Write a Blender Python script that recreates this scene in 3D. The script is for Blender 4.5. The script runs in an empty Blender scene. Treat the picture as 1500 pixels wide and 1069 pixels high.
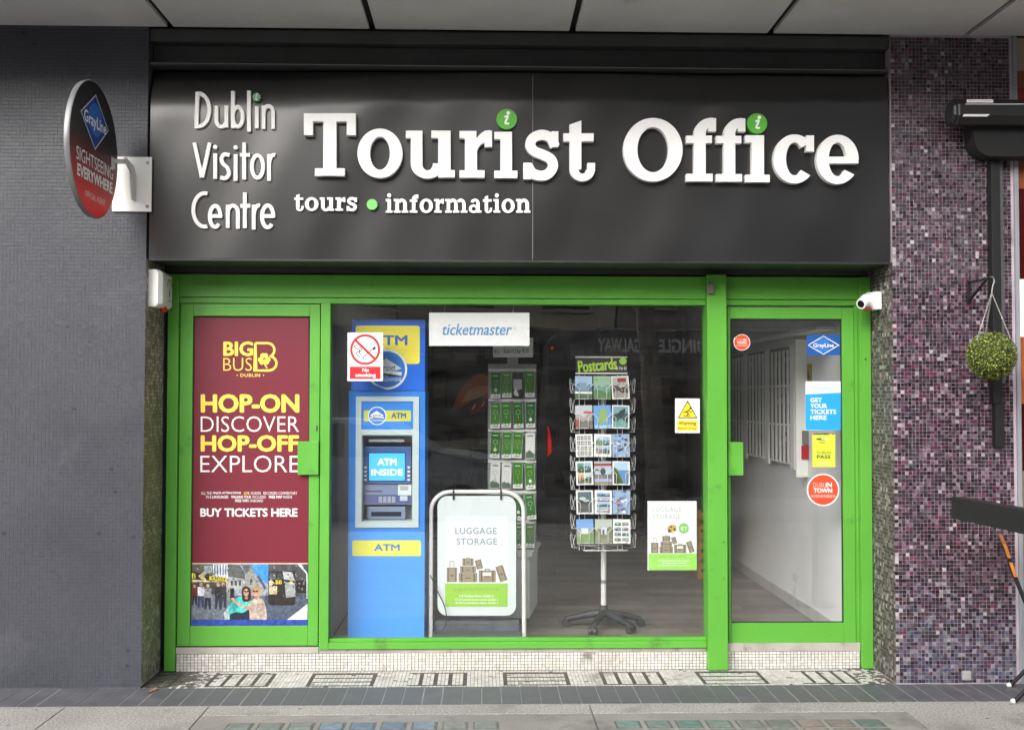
import bpy, bmesh, math, random
import numpy as np
from mathutils import Vector, Matrix
rnd = random.Random(7)
R = math.radians
scene = bpy.context.scene
COL = scene.collection

# ------------------------------------------------------------------ camera
W0, H0, FPX = 1500.0, 1069.0, 1600.0
YAW, PIT, ROL = 0.0271, 0.0307, 0.0017
CAM = Vector((0.0, -6.33, 1.65))
fwd = Vector((math.sin(YAW)*math.cos(PIT), math.cos(YAW)*math.cos(PIT), math.sin(PIT)))
r0 = Vector((math.cos(YAW), -math.sin(YAW), 0)); u0 = r0.cross(fwd)
rgt = math.cos(ROL)*r0 + math.sin(ROL)*u0
upv = -math.sin(ROL)*r0 + math.cos(ROL)*u0
cd = bpy.data.cameras.new('camera'); cam = bpy.data.objects.new('camera', cd); COL.objects.link(cam)
cd.sensor_fit = 'HORIZONTAL'; cd.sensor_width = 36; cd.lens = 36*FPX/W0
cd.clip_start = 0.05; cd.clip_end = 500
cam.matrix_world = Matrix(((rgt.x, upv.x, -fwd.x, CAM.x), (rgt.y, upv.y, -fwd.y, CAM.y), (rgt.z, upv.z, -fwd.z, CAM.z), (0, 0, 0, 1)))
scene.camera = cam

# ------------------------------------------------------------------ world, sun, exposure
SUN_EL, SUN_AZ = R(30), R(210)
w = bpy.data.worlds.new('World'); scene.world = w; w.use_nodes = True
nt = w.node_tree; nt.nodes.clear()
sky = nt.nodes.new('ShaderNodeTexSky'); sky.sky_type = 'NISHITA'; sky.sun_disc = False
sky.sun_elevation = SUN_EL; sky.sun_rotation = SUN_AZ; sky.air_density = 1.0; sky.dust_density = 4.0; sky.ozone_density = 1.0
hs = nt.nodes.new('ShaderNodeHueSaturation'); hs.inputs['Saturation'].default_value = 0.30
bg = nt.nodes.new('ShaderNodeBackground'); bg.inputs['Strength'].default_value = 0.15
wo = nt.nodes.new('ShaderNodeOutputWorld')
nt.links.new(sky.outputs[0], hs.inputs['Color']); nt.links.new(hs.outputs[0], bg.inputs[0]); nt.links.new(bg.outputs[0], wo.inputs[0])
sl = bpy.data.lights.new('sun', 'SUN'); sun = bpy.data.objects.new('sun', sl); COL.objects.link(sun)
sl.energy = 1.5; sl.angle = R(70); sl.color = (1.0, 0.97, 0.93)
sdir = Vector((math.sin(SUN_AZ)*math.cos(SUN_EL), math.cos(SUN_AZ)*math.cos(SUN_EL), math.sin(SUN_EL)))   # towards the sun
sun.rotation_euler = sdir.to_track_quat('Z', 'Y').to_euler(); sun.location = (0, -10, 12)
vs = scene.view_settings; vs.view_transform = 'Standard'; vs.look = 'None'; vs.gamma = 1.0; vs.exposure = 1.0
vs.use_curve_mapping = False
scene.cycles.max_bounces = 10; scene.cycles.transparent_max_bounces = 16; scene.cycles.glossy_bounces = 4
scene.cycles.caustics_reflective = False; scene.cycles.caustics_refractive = False

# ------------------------------------------------------------------ helpers
def PX(px, py, Y):
    """photo pixel -> point on the vertical plane y = Y"""
    px, py, Y = float(px), float(py), float(Y)
    d = fwd*FPX + (px-W0/2)*rgt - (py-H0/2)*upv
    t = (Y-CAM.y)/d.y
    return CAM.x+d.x*t, CAM.z+d.z*t
def XX(px, Y, py=700): return PX(px, py, Y)[0]
def ZZ(py, Y, px=750): return PX(px, py, Y)[1]

def lin(c):
    out = []
    for v in c[:3]:
        v = v/255.0
        out.append(v/12.92 if v <= .04045 else ((v+.055)/1.055)**2.4)
    return tuple(out)

MATS = {}
def M(name, rgb=None, rough=.5, metal=0., var=.10, vs_=6., bump=0., bs=80., coat=0., attr=False, spec=.5, emit=0., stain=None, fine=0., rvar=0., fsc=220., spots=None):
    if name in MATS: return MATS[name]
    m = bpy.data.materials.new(name); m.use_nodes = True; t = m.node_tree; n = t.nodes; L = t.links
    b = n['Principled BSDF']; b.inputs['Roughness'].default_value = rough; b.inputs['Metallic'].default_value = metal
    b.inputs['Specular IOR Level'].default_value = spec
    if coat: b.inputs['Coat Weight'].default_value = coat; b.inputs['Coat Roughness'].default_value = .16
    tc = n.new('ShaderNodeTexCoord')
    nz = n.new('ShaderNodeTexNoise'); nz.inputs['Scale'].default_value = vs_; nz.inputs['Detail'].default_value = 6
    L.new(tc.outputs['Object'], nz.inputs['Vector'])
    mr = n.new('ShaderNodeMapRange'); mr.inputs['From Min'].default_value = .3; mr.inputs['From Max'].default_value = .7
    mr.inputs['To Min'].default_value = 1-var; mr.inputs['To Max'].default_value = 1+var
    L.new(nz.outputs['Fac'], mr.inputs['Value'])
    mx = n.new('ShaderNodeVectorMath'); mx.operation = 'SCALE'
    if attr:
        a = n.new('ShaderNodeAttribute'); a.attribute_name = 'Col'; L.new(a.outputs['Color'], mx.inputs[0])
    else:
        c = lin(rgb); mx.inputs[0].default_value = c
    L.new(mr.outputs['Result'], mx.inputs['Scale'])
    last = mx.outputs[0]
    if fine:
        n2 = n.new('ShaderNodeTexNoise'); n2.inputs['Scale'].default_value = fsc; n2.inputs['Detail'].default_value = 3
        L.new(tc.outputs['Object'], n2.inputs['Vector'])
        r2 = n.new('ShaderNodeMapRange'); r2.inputs['From Min'].default_value = .3; r2.inputs['From Max'].default_value = .7
        r2.inputs['To Min'].default_value = 1-fine; r2.inputs['To Max'].default_value = 1+fine
        L.new(n2.outputs['Fac'], r2.inputs['Value'])
        m2 = n.new('ShaderNodeVectorMath'); m2.operation = 'SCALE'
        L.new(last, m2.inputs[0]); L.new(r2.outputs['Result'], m2.inputs['Scale']); last = m2.outputs[0]
    if stain:                                   # (rgb, scale, threshold) blotches of dirt with their own shape
        n3 = n.new('ShaderNodeTexNoise'); n3.inputs['Scale'].default_value = stain[1]; n3.inputs['Detail'].default_value = 8; n3.inputs['Roughness'].default_value = .7
        L.new(tc.outputs['Object'], n3.inputs['Vector'])
        r3 = n.new('ShaderNodeMapRange'); r3.inputs['From Min'].default_value = stain[2]; r3.inputs['From Max'].default_value = stain[2]+.16
        L.new(n3.outputs['Fac'], r3.inputs['Value'])
        m3 = n.new('ShaderNodeMix'); m3.data_type = 'RGBA'
        L.new(r3.outputs['Result'], m3.inputs[0]); L.new(last, m3.inputs[6]); m3.inputs[7].default_value = (*lin(stain[0]), 1); last = m3.outputs[2]
    if spots:                                   # (rgb, scale, threshold) small chips, specks and scuffs
        n5 = n.new('ShaderNodeTexNoise'); n5.inputs['Scale'].default_value = spots[1]; n5.inputs['Detail'].default_value = 2
        L.new(tc.outputs['Object'], n5.inputs['Vector'])
        r5 = n.new('ShaderNodeMapRange'); r5.inputs['From Min'].default_value = spots[2]; r5.inputs['From Max'].default_value = spots[2]+.03
        L.new(n5.outputs['Fac'], r5.inputs['Value'])
        m5 = n.new('ShaderNodeMix'); m5.data_type = 'RGBA'
        L.new(r5.outputs['Result'], m5.inputs[0]); L.new(last, m5.inputs[6]); m5.inputs[7].default_value = (*lin(spots[0]), 1); last = m5.outputs[2]
    L.new(last, b.inputs['Base Color'])
    if rvar:
        r4 = n.new('ShaderNodeMapRange'); r4.inputs['From Min'].default_value = .3; r4.inputs['From Max'].default_value = .7
        r4.inputs['To Min'].default_value = max(.02, rough-rvar); r4.inputs['To Max'].default_value = rough+rvar
        L.new(nz.outputs['Fac'], r4.inputs['Value']); L.new(r4.outputs['Result'], b.inputs['Roughness'])
    if emit:
        L.new(last, b.inputs['Emission Color']); b.inputs['Emission Strength'].default_value = emit
    if bump:
        nb = n.new('ShaderNodeTexNoise'); nb.inputs['Scale'].default_value = bs; nb.inputs['Detail'].default_value = 4
        L.new(tc.outputs['Object'], nb.inputs['Vector'])
        bp = n.new('ShaderNodeBump'); bp.inputs['Strength'].default_value = bump; bp.inputs['Distance'].default_value = .004
        L.new(nb.outputs['Fac'], bp.inputs['Height']); L.new(bp.outputs[0], b.inputs['Normal'])
    MATS[name] = m
    return m

def glass_mat(name, tint=(.985, .99, .985), ior=2.0, rough=0.0):
    if name in MATS: return MATS[name]
    m = bpy.data.materials.new(name); m.use_nodes = True; t = m.node_tree; n = t.nodes; L = t.links; n.clear()
    o = n.new('ShaderNodeOutputMaterial'); mix = n.new('ShaderNodeMixShader'); tr = n.new('ShaderNodeBsdfTransparent'); gl = n.new('ShaderNodeBsdfGlossy')
    tr.inputs[0].default_value = (*tint, 1); gl.inputs['Roughness'].default_value = rough; gl.inputs[0].default_value = (1, 1, 1, 1)
    # Schlick reflectance, the same from both sides of the pane (no false total reflection from inside)
    f0 = ((ior-1)/(ior+1))**2
    ge = n.new('ShaderNodeNewGeometry'); dt = n.new('ShaderNodeVectorMath'); dt.operation = 'DOT_PRODUCT'
    L.new(ge.outputs['Normal'], dt.inputs[0]); L.new(ge.outputs['Incoming'], dt.inputs[1])
    def mth(op, a, b=None, c=None):
        q = n.new('ShaderNodeMath'); q.operation = op
        for i, v in enumerate((a, b, c)):
            if v is None: continue
            if isinstance(v, (int, float)): q.inputs[i].default_value = v
            else: L.new(v, q.inputs[i])
        return q.outputs[0]
    one = mth('SUBTRACT', 1.0, mth('ABSOLUTE', dt.outputs['Value']))
    fr = mth('MULTIPLY_ADD', mth('POWER', one, 5.0), 1-f0, f0)
    tc = n.new('ShaderNodeTexCoord'); nz = n.new('ShaderNodeTexNoise'); nz.inputs['Scale'].default_value = 1.6
    L.new(tc.outputs['Object'], nz.inputs['Vector'])
    bp = n.new('ShaderNodeBump'); bp.inputs['Strength'].default_value = .25; bp.inputs['Distance'].default_value = .004
    L.new(nz.outputs['Fac'], bp.inputs['Height']); L.new(bp.outputs[0], gl.inputs['Normal'])
    L.new(fr, mix.inputs[0]); L.new(tr.outputs[0], mix.inputs[1]); L.new(gl.outputs[0], mix.inputs[2])
    df = n.new('ShaderNodeBsdfDiffuse'); df.inputs[0].default_value = (.75, .75, .73, 1); mx2 = n.new('ShaderNodeMixShader')     # film of dust and wiping marks
    mp_ = n.new('ShaderNodeMapping'); mp_.inputs['Scale'].default_value = (1.2, 1.0, 3.5); mp_.inputs['Rotation'].default_value = (0, .5, 0)
    L.new(tc.outputs['Object'], mp_.inputs['Vector'])
    nd = n.new('ShaderNodeTexNoise'); nd.inputs['Scale'].default_value = 2.2; nd.inputs['Detail'].default_value = 8; nd.inputs['Roughness'].default_value = .65; L.new(mp_.outputs[0], nd.inputs['Vector'])
    dr = n.new('ShaderNodeMapRange'); dr.inputs['From Min'].default_value = .35; dr.inputs['From Max'].default_value = .75; dr.inputs['To Min'].default_value = .001; dr.inputs['To Max'].default_value = .022
    L.new(nd.outputs['Fac'], dr.inputs['Value']); L.new(dr.outputs['Result'], mx2.inputs[0]); L.new(mix.outputs[0], mx2.inputs[1]); L.new(df.outputs[0], mx2.inputs[2])
    L.new(mx2.outputs[0], o.inputs[0])
    MATS[name] = m
    return m

class MB:
    """collects faces (with a colour each) for ONE mesh object; coordinates are world metres"""
    def __init__(s): s.v = []; s.f = []; s.c = []; s.sm = []
    def add(s, vs_, fs, col=(200, 200, 200), smooth=False):
        o = len(s.v); s.v += [tuple(p) for p in vs_]; L_ = lin(col)
        for f in fs: s.f.append(tuple(i+o for i in f)); s.c.append(L_); s.sm.append(smooth)
        return s
    def box(s, x0, x1, y0, y1, z0, z1, col=(200, 200, 200), bev=0.):
        if x1 < x0: x0, x1 = x1, x0
        if y1 < y0: y0, y1 = y1, y0
        if z1 < z0: z0, z1 = z1, z0
        if bev:
            bm = bmesh.new(); bmesh.ops.create_cube(bm, size=1)
            for v in bm.verts: v.co = Vector(((x0+x1)/2+v.co.x*(x1-x0), (y0+y1)/2+v.co.y*(y1-y0), (z0+z1)/2+v.co.z*(z1-z0)))
            bev = min(bev, .45*min(x1-x0, y1-y0, z1-z0))
            bmesh.ops.bevel(bm, geom=bm.edges[:], offset=bev, segments=2, profile=.7, affect='EDGES')
            s.add([v.co for v in bm.verts], [[v.index for v in f.verts] for f in bm.faces], col); bm.free()
            return s
        return s.add([(x0, y0, z0), (x1, y0, z0), (x1, y1, z0), (x0, y1, z0), (x0, y0, z1), (x1, y0, z1), (x1, y1, z1), (x0, y1, z1)],
                     [(0, 3, 2, 1), (4, 5, 6, 7), (0, 1, 5, 4), (1, 2, 6, 5), (2, 3, 7, 6), (3, 0, 4, 7)], col)
    def tube(s, path, r, n=8, col=(200, 200, 200), cap=True, closed=False):
        P = [Vector(p) for p in path]; rs = r if isinstance(r, (list, tuple)) else [r]*len(P)
        rings = []; prev = None
        for i, p in enumerate(P):
            if closed: d = (P[(i+1) % len(P)]-P[i-1])
            else: d = (P[min(i+1, len(P)-1)]-P[max(i-1, 0)])
            d = d.normalized() if d.length > 1e-9 else Vector((0, 0, 1))
            if prev is None:
                a = Vector((0, 0, 1)) if abs(d.z) < .9 else Vector((1, 0, 0))
                nx = d.cross(a).normalized()
            else:
                nx = (prev-d*prev.dot(d)); nx = nx.normalized() if nx.length > 1e-9 else d.orthogonal().normalized()
            prev = nx; ny = d.cross(nx)
            rings.append([p+rs[i]*(math.cos(2*math.pi*k/n)*nx+math.sin(2*math.pi*k/n)*ny) for k in range(n)])
        vs_ = [q for rg in rings for q in rg]; fs = []
        m = len(rings)
        for i in range(m if closed else m-1):
            j = (i+1) % m
            for k in range(n): fs.append((i*n+k, i*n+(k+1) % n, j*n+(k+1) % n, j*n+k))
        s.add(vs_, fs, col, True)
        if cap and not closed:
            s.add(rings[0], [tuple(range(n))[::-1]], col); s.add(rings[-1], [tuple(range(n))], col)
        return s
    def cyl(s, c, axis, r, h, n=20, col=(200, 200, 200), r2=None):
        c = Vector(c); a = Vector(axis).normalized()
        return s.tube([c, c+a*h], [r, r if r2 is None else r2], n, col)
    def ell(s, c, rad, n=16, m=10, col=(200, 200, 200)):
        vs_ = []; fs = []
        for i in range(m+1):
            th = math.pi*i/m
            for k in range(n):
                ph = 2*math.pi*k/n
                vs_.append((c[0]+rad[0]*math.sin(th)*math.cos(ph), c[1]+rad[1]*math.sin(th)*math.sin(ph), c[2]+rad[2]*math.cos(th)))
        for i in range(m):
            for k in range(n): fs.append((i*n+k, (i+1)*n+k, (i+1)*n+(k+1) % n, i*n+(k+1) % n))
        return s.add(vs_, fs, col, True)
    def prism(s, poly, f, b, col=(200, 200, 200)):
        """poly: 2D points; f, b: functions (u, v) -> front / back 3D point"""
        n = len(poly)
        ar = sum(poly[i][0]*poly[(i+1) % n][1]-poly[(i+1) % n][0]*poly[i][1] for i in range(n))
        if ar < 0: poly = poly[::-1]
        F = [f(*p) for p in poly]; B = [b(*p) for p in poly]
        return s.add(F+B, [tuple(range(n)), tuple(range(n, 2*n))[::-1]]+[(i, n+i, n+(i+1) % n, (i+1) % n)[::-1] for i in range(n)], col)

def wloc(o):
    p = Vector((0, 0, 0))
    while o is not None: p += o.location; o = o.parent
    return p

def build(name, mb, mat, parent=None, smooth_fix=True):
    me = bpy.data.meshes.new(name)
    if parent is not None: off = wloc(parent); loc = Vector((0, 0, 0))
    else:
        A = np.array(mb.v); lo = A.min(0); hi = A.max(0); off = Vector(((lo[0]+hi[0])/2, (lo[1]+hi[1])/2, lo[2])); loc = off
    vv = [(a-off.x, b_-off.y, c-off.z) for a, b_, c in mb.v]
    me.from_pydata(vv, [], mb.f)
    ca = me.color_attributes.new('Col', 'FLOAT_COLOR', 'CORNER')
    arr = np.ones((len(me.loops), 4), dtype=np.float32); k = 0
    for f, c in zip(mb.f, mb.c): arr[k:k+len(f), :3] = c; k += len(f)
    ca.data.foreach_set('color', arr.ravel())
    me.polygons.foreach_set('use_smooth', mb.sm)
    me.materials.append(mat); me.update()
    o = bpy.data.objects.new(name, me); COL.objects.link(o); o.location = loc; o.parent = parent
    return o

def tag(o, label=None, cat=None, group=None, kind=None):
    if label: o['label'] = label
    if cat: o['category'] = cat
    if group: o['group'] = group
    if kind: o['kind'] = kind
    return o
def thing(name, label, cat, loc, group=None):
    o = bpy.data.objects.new(name, None); COL.objects.link(o); o.location = loc; o.empty_display_size = .1
    return tag(o, label, cat, group)
def struct(name, mb, mat): return tag(build(name, mb, mat), kind='structure')

# ---- text
TXT = {}
def text2d(s, bold=0., shear=0., spacing=1.0):
    key = (s, bold, shear, spacing)
    if key in TXT: return TXT[key]
    cu = bpy.data.curves.new('t', 'FONT'); cu.body = s; cu.size = 1; cu.offset = bold; cu.shear = shear; cu.space_character = spacing
    cu.resolution_u = 3; cu.fill_mode = 'FRONT'
    ob = bpy.data.objects.new('t', cu); COL.objects.link(ob)
    dg = bpy.context.evaluated_depsgraph_get(); dg.update()
    me = bpy.data.meshes.new_from_object(ob.evaluated_get(dg))
    v = np.array([p.co[:2] for p in me.vertices]) if len(me.vertices) else np.zeros((1, 2)); f = [tuple(p.vertices) for p in me.polygons]
    bpy.data.objects.remove(ob); bpy.data.curves.remove(cu); bpy.data.meshes.remove(me)
    lo = v.min(0); hi = v.max(0); v = (v-lo)/np.maximum(hi-lo, 1e-6)      # unit ink box
    TXT[key] = (v, f); return TXT[key]

class Print(MB):
    """flat print: coloured shapes stacked by hundredths of a millimetre on a surface. mp(u, v, lift) -> 3D; v grows downward (pixels)"""
    def __init__(s, mp, step=2.5e-5): super().__init__(); s.mp = mp; s.k = 1; s.step = step
    def poly(s, pts, col, same=False):
        if not same: s.k += 1
        n = len(pts); ar = sum(pts[i][0]*pts[(i+1) % n][1]-pts[(i+1) % n][0]*pts[i][1] for i in range(n))
        if ar > 0: pts = pts[::-1]
        s.add([s.mp(u, v, s.k*s.step) for u, v in pts], [tuple(range(n))], col); return s
    def rect(s, x0, y0, x1, y1, col, same=False): return s.poly([(x0, y0), (x1, y0), (x1, y1), (x0, y1)], col, same)
    def rrect(s, x0, y0, x1, y1, r, col, n=5): return s.poly(rr(x0, y0, x1, y1, r, n), col)
    def ellipse(s, cx, cy, rx, ry, col, n=28): return s.poly([(cx+rx*math.cos(2*math.pi*i/n), cy+ry*math.sin(2*math.pi*i/n)) for i in range(n)], col)
    def line(s, pts, w_, col, same=False):
        return s.poly(stroke(pts, w_), col, same)
    def ring(s, cx, cy, rx, ry, w_, col, n=32):
        s.k += 1
        a = [(cx+rx*math.cos(2*math.pi*i/n), cy+ry*math.sin(2*math.pi*i/n)) for i in range(n)]
        b = [(cx+(rx-w_)*math.cos(2*math.pi*i/n), cy+(ry-w_)*math.sin(2*math.pi*i/n)) for i in range(n)]
        s.add([s.mp(u, v, s.k*s.step) for u, v in a+b], [(i, n+i, n+(i+1) % n, (i+1) % n) for i in range(n)], col); return s
    def text(s, st, x0, y0, x1, y1, col, bold=0., shear=0., spacing=1., rot=0.):
        s.k += 1
        if bold > 0:                       # heavier weight: copies spread by a fraction of the letter height
            d = bold*1.05*(y1-y0); s.k -= 1
            for q in range(9):
                ox, oy = (0, 0) if q == 8 else (d*math.cos(q*math.pi/4), d*.8*math.sin(q*math.pi/4))
                s.text(st, x0+d+ox, y0+d*.8+oy, x1-d+ox, y1-d*.8+oy, col, 0., shear, spacing, rot); 
            return s
        v, f = text2d(st, bold, shear, spacing); cx, cy = (x0+x1)/2, (y0+y1)/2; ca, sa = math.cos(rot), math.sin(rot)
        P = []
        for a, b in v:
            dx = (a-.5)*(x1-x0); dy = -(b-.5)*(y1-y0)
            P.append(s.mp(cx+dx*ca-dy*sa, cy+dx*sa+dy*ca, s.k*s.step))
        s.add(P, f, col); return s

def rr(x0, y0, x1, y1, r, n=5):
    P = []
    for cx, cy, a0 in ((x1-r, y1-r, 0), (x0+r, y1-r, 90), (x0+r, y0+r, 180), (x1-r, y0+r, 270)):
        for i in range(n+1):
            a = R(a0+90*i/n); P.append((cx+r*math.cos(a), cy+r*math.sin(a)))
    return P
def stroke(pts, w_):
    L_ = []; Rr = []
    n = len(pts)
    for i in range(n):
        a = pts[max(i-1, 0)]; b = pts[min(i+1, n-1)]; dx, dy = b[0]-a[0], b[1]-a[1]; l = math.hypot(dx, dy) or 1; nx, ny = -dy/l, dx/l
        k = 1.0
        if 0 < i < n-1:
            d1 = (pts[i][0]-a[0], pts[i][1]-a[1]); l1 = math.hypot(*d1) or 1
            c = abs((-d1[1]*nx+d1[0]*ny)/l1); k = 1/max(c, .5)
        L_.append((pts[i][0]+nx*w_/2*k, pts[i][1]+ny*w_/2*k)); Rr.append((pts[i][0]-nx*w_/2*k, pts[i][1]-ny*w_/2*k))
    return L_+Rr[::-1]
def arcp(cx, cy, rx, ry, a0, a1, n=14): return [(cx+rx*math.cos(R(a0+(a1-a0)*i/n)), cy+ry*math.sin(R(a0+(a1-a0)*i/n))) for i in range(n+1)]
def ringarc(cx, cy, rx, ry, ix, iy, a0, a1, n=20): return arcp(cx, cy, rx, ry, a0, a1, n)+arcp(cx, cy, ix, iy, a1, a0, n)
def rc(x0, y0, x1, y1): return [(x0, y0), (x1, y0), (x1, y1), (x0, y1)]
def spline(pts, k=6):
    out = []
    for i in range(len(pts)-1):
        p0 = pts[max(i-1, 0)]; p1 = pts[i]; p2 = pts[i+1]; p3 = pts[min(i+2, len(pts)-1)]
        for j in range(k):
            t = j/k
            out.append(tuple(.5*((2*p1[d])+(-p0[d]+p2[d])*t+(2*p0[d]-5*p1[d]+4*p2[d]-p3[d])*t*t+(-p0[d]+3*p1[d]-3*p2[d]+p3[d])*t**3) for d in (0, 1)))
    out.append(pts[-1]); return out
def planeY(Y): return lambda u, v, l: (lambda q: (q[0], Y-l, q[1]))(PX(u, v, Y))

# ------------------------------------------------------------------ materials
m_green = M('green_paint', (92, 166, 60), .38, var=.05, vs_=3, bump=.08, bs=260, stain=((70, 112, 48), 3.5, .585), rvar=.10, spots=((40, 58, 30), 30, .755))
m_print = M('printed_ink', attr=True, rough=.45, var=.03, vs_=20)
m_gloss_print = M('glossy_ink', attr=True, rough=.22, var=.03, vs_=12)
m_glass = glass_mat('window_glass')
m_white = M('white_plastic', (226, 226, 224), .4, var=.04)
m_whitewall = M('white_interior_paint', (236, 238, 240), .6, var=.04, vs_=2.5, stain=((170, 172, 176), 2.2, .62))
m_black = M('black_metal', (15, 15, 16), .6, var=.2, vs_=15, bump=.1)
m_blackp = M('black_plastic', (30, 31, 34), .5, var=.15)
m_steel = M('grey_steel', (150, 152, 155), .35, .8, var=.1)
m_tile_attr = M('glazed_mosaic', attr=True, rough=.26, var=.20, vs_=2.6, rvar=.10)
m_rtile = M('weathered_mosaic', attr=True, rough=.55, var=.25, vs_=5, fine=.2, stain=((60, 57, 52), 6, .62))
m_darktile = M('dark_painted_mosaic', attr=True, rough=.5, var=.14, vs_=1.6, rvar=.12, fine=.18, stain=((80, 82, 89), 1.3, .57))
m_whitetile = M('cream_mosaic', attr=True, rough=.35, var=.07, vs_=4, stain=((92, 84, 74), 3.2, .60))
m_floor_tile = M('threshold_mosaic', attr=True, rough=.5, var=.10, vs_=5, stain=((100, 96, 92), 3.0, .57))

YF = 0.37            # front of the green frame
YG = YF+0.055        # glass
XL, XR, XR2 = -1.94, 2.405, 3.135       # wall corner, pillar corners
ZS = 3.80            # soffit

# ------------------------------------------------------------------ ground
g = MB().box(-60, 60, -60, -7.62, -.55, -.16); struct('road', g, M('asphalt', (70,70,72), .85, var=.18, vs_=2, bump=.5, bs=120, fine=.25))
g = MB().box(-60, 60, -7.60, -7.46, -.55, -.006, bev=.01); struct('kerb', g, M('granite_kerb', (150, 148, 146), .7, var=.15, bump=.3, fine=.3))
m_conc = M('exposed_aggregate', (154, 152, 147), .75, var=.14, vs_=2.2, bump=.8, bs=110, fine=.42, fsc=85, stain=((114, 112, 108), 1.6, .54), spots=((74, 72, 70), 16, .735))
m_smooth = M('smooth_concrete', (138, 136, 131), .7, var=.18, vs_=3, bump=.4, bs=70, fine=.16, fsc=110, stain=((96, 94, 91), 2.6, .54))
g = MB().box(-60, 60, -7.46, 40, -.6, -.010)
pav = struct('pavement', g, M('grout_bed', (118, 115, 110), .9, var=.2, vs_=9))
def slab(x0, x1, y0, y1, mat=m_conc, name='slab', top=0., dz=0.):
    return build(name, MB().box(x0, x1, y0, y1, -.034, top, bev=.006), mat, pav)
YP = -.372
jx = [-6.2, -4.4, XX(80, YP-.15, 1050), XX(300, YP-.1, 1046), XX(866, YP-.1, 1050), XX(1318, YP-.1, 1045), 3.9, 5.7]
yb = -.55
for i in range(len(jx)-1):
    a, b = jx[i]+.003, jx[i+1]-.003
    if i in (3, 4):
        slab(a, b, yb+.003, YP-.003)
        slab(a, b, yb-.62, yb-.003, m_smooth); slab(a, b, -2.6, yb-.626)
    else:
        slab(a, b, -1.15, YP-.003); slab(a, b, -2.6, -1.156)
for yy in (-4.2, -5.8, -7.455):
    for k in range(8): slab(-6.2+k*1.6, -6.2+k*1.6+1.594, yy, yy+1.594 if yy > -7 else -5.806)
# glass pavement lights
m_gb = M('pavement_light_glass', attr=True, rough=.5, var=.22, vs_=26, bump=.3, bs=50, stain=((104, 104, 100), 18, .56))
gbrnd = random.Random(3)
def lights(px0, n, cols):
    for row, py in ((0, 1057.5), (1, 1070.5), (2, 1084)):
        D = FPX*1.65/(py-584); Y = CAM.y+D
        x0 = XX(px0, CAM.y+FPX*1.65/(1057.5-584), 1057)
        for k in range(n):
            cx = x0+.155*k; c = cols(k, row)
            mb = MB().box(cx-.066, cx+.066, Y-.064, Y+.064, -.02, .0015, (98, 97, 94), bev=.002)
            mb.box(cx-.055, cx+.055, Y-.053, Y+.053, -.02, .0045, c, bev=.008)
            build('glass_block', mb, m_gb, pav)
def c1(k, row):
    j = gbrnd.randint(-8, 8)
    return (108+j, 122+j, 136+j) if (3 <= k <= 6 and row == 0) else (118+j, 125+j, 121+j)
def c2(k, row):
    j = gbrnd.randint(-14, 8)
    return ((88, 112, 104), (96, 120, 112), (84, 110, 102), (96, 146, 122), (112, 132, 126), (108, 130, 122), (128, 140, 136), (124, 142, 136), (96, 138, 118))[k][0]+10+j, 124+j, 118+j
lights(350, 9, c1); lights(920, 9, c2)
# row of dark quarry tiles
m_paver = M('dark_quarry_tile', (88, 89, 94), .55, var=.16, vs_=7, bump=.25, bs=60, fine=.12, stain=((96, 95, 93), 3.0, .60), rvar=.12)
pw = .1085
prnd = random.Random(5)
build('grout', MB().box(-3.2, 3.7, YP+.0005, -.0055, -.034, -.0009), M('light_grout', (140, 138, 133), .85, var=.2, vs_=12), pav)
for k in range(-29, 34):
    x = k*pw
    dz = prnd.uniform(-.0012, .0012)
    y1 = -.006
    build('paver', MB().box(x+.0018, x+pw-.0018, YP+.002, y1, -.034, .0005+dz, bev=.004), m_paver, pav)

# ------------------------------------------------------------------ mosaic builder
def mosaic(name, parent, mat, O, U, V, N, nu, nv, pitch, gap, thick, colf, tilt, seed, skip=None, gu=None):
    r = random.Random(seed); mb = MB(); O, U, V, N = Vector(O), Vector(U), Vector(V), Vector(N)
    for j in range(nv):
        for i in range(nu):
            if skip and skip(i, j): continue
            c = colf(i, j, r)
            if c is None: continue
            gu = gap if gu is None else gu
            a0, a1 = i*pitch+gu/2+r.uniform(-.0006, .0006), (i+1)*pitch-gu/2+r.uniform(-.0006, .0006)
            b0, b1 = j*pitch+gap/2+r.uniform(-.0006, .0006), (j+1)*pitch-gap/2+r.uniform(-.0006, .0006)
            tu, tv = r.gauss(0, tilt), r.gauss(0, tilt); h = pitch/2
            P = []
            for a, b, su, sv in ((a0, b0, -1, -1), (a1, b0, 1, -1), (a1, b1, 1, 1), (a0, b1, -1, 1)):
                P.append(O+U*a+V*b+N*(thick+(su*tu+sv*tv)*h))
            Q = [O+U*a+V*b for a, b in ((a0, b0), (a1, b0), (a1, b1), (a0, b1))]
            mb.add(P+Q, [(0, 1, 2, 3), (4, 5, 1, 0), (5, 6, 2, 1), (6, 7, 3, 2), (7, 4, 0, 3)], c)
    return tag(build(name, mb, mat, parent), kind='stuff')
PT = .0215
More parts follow.
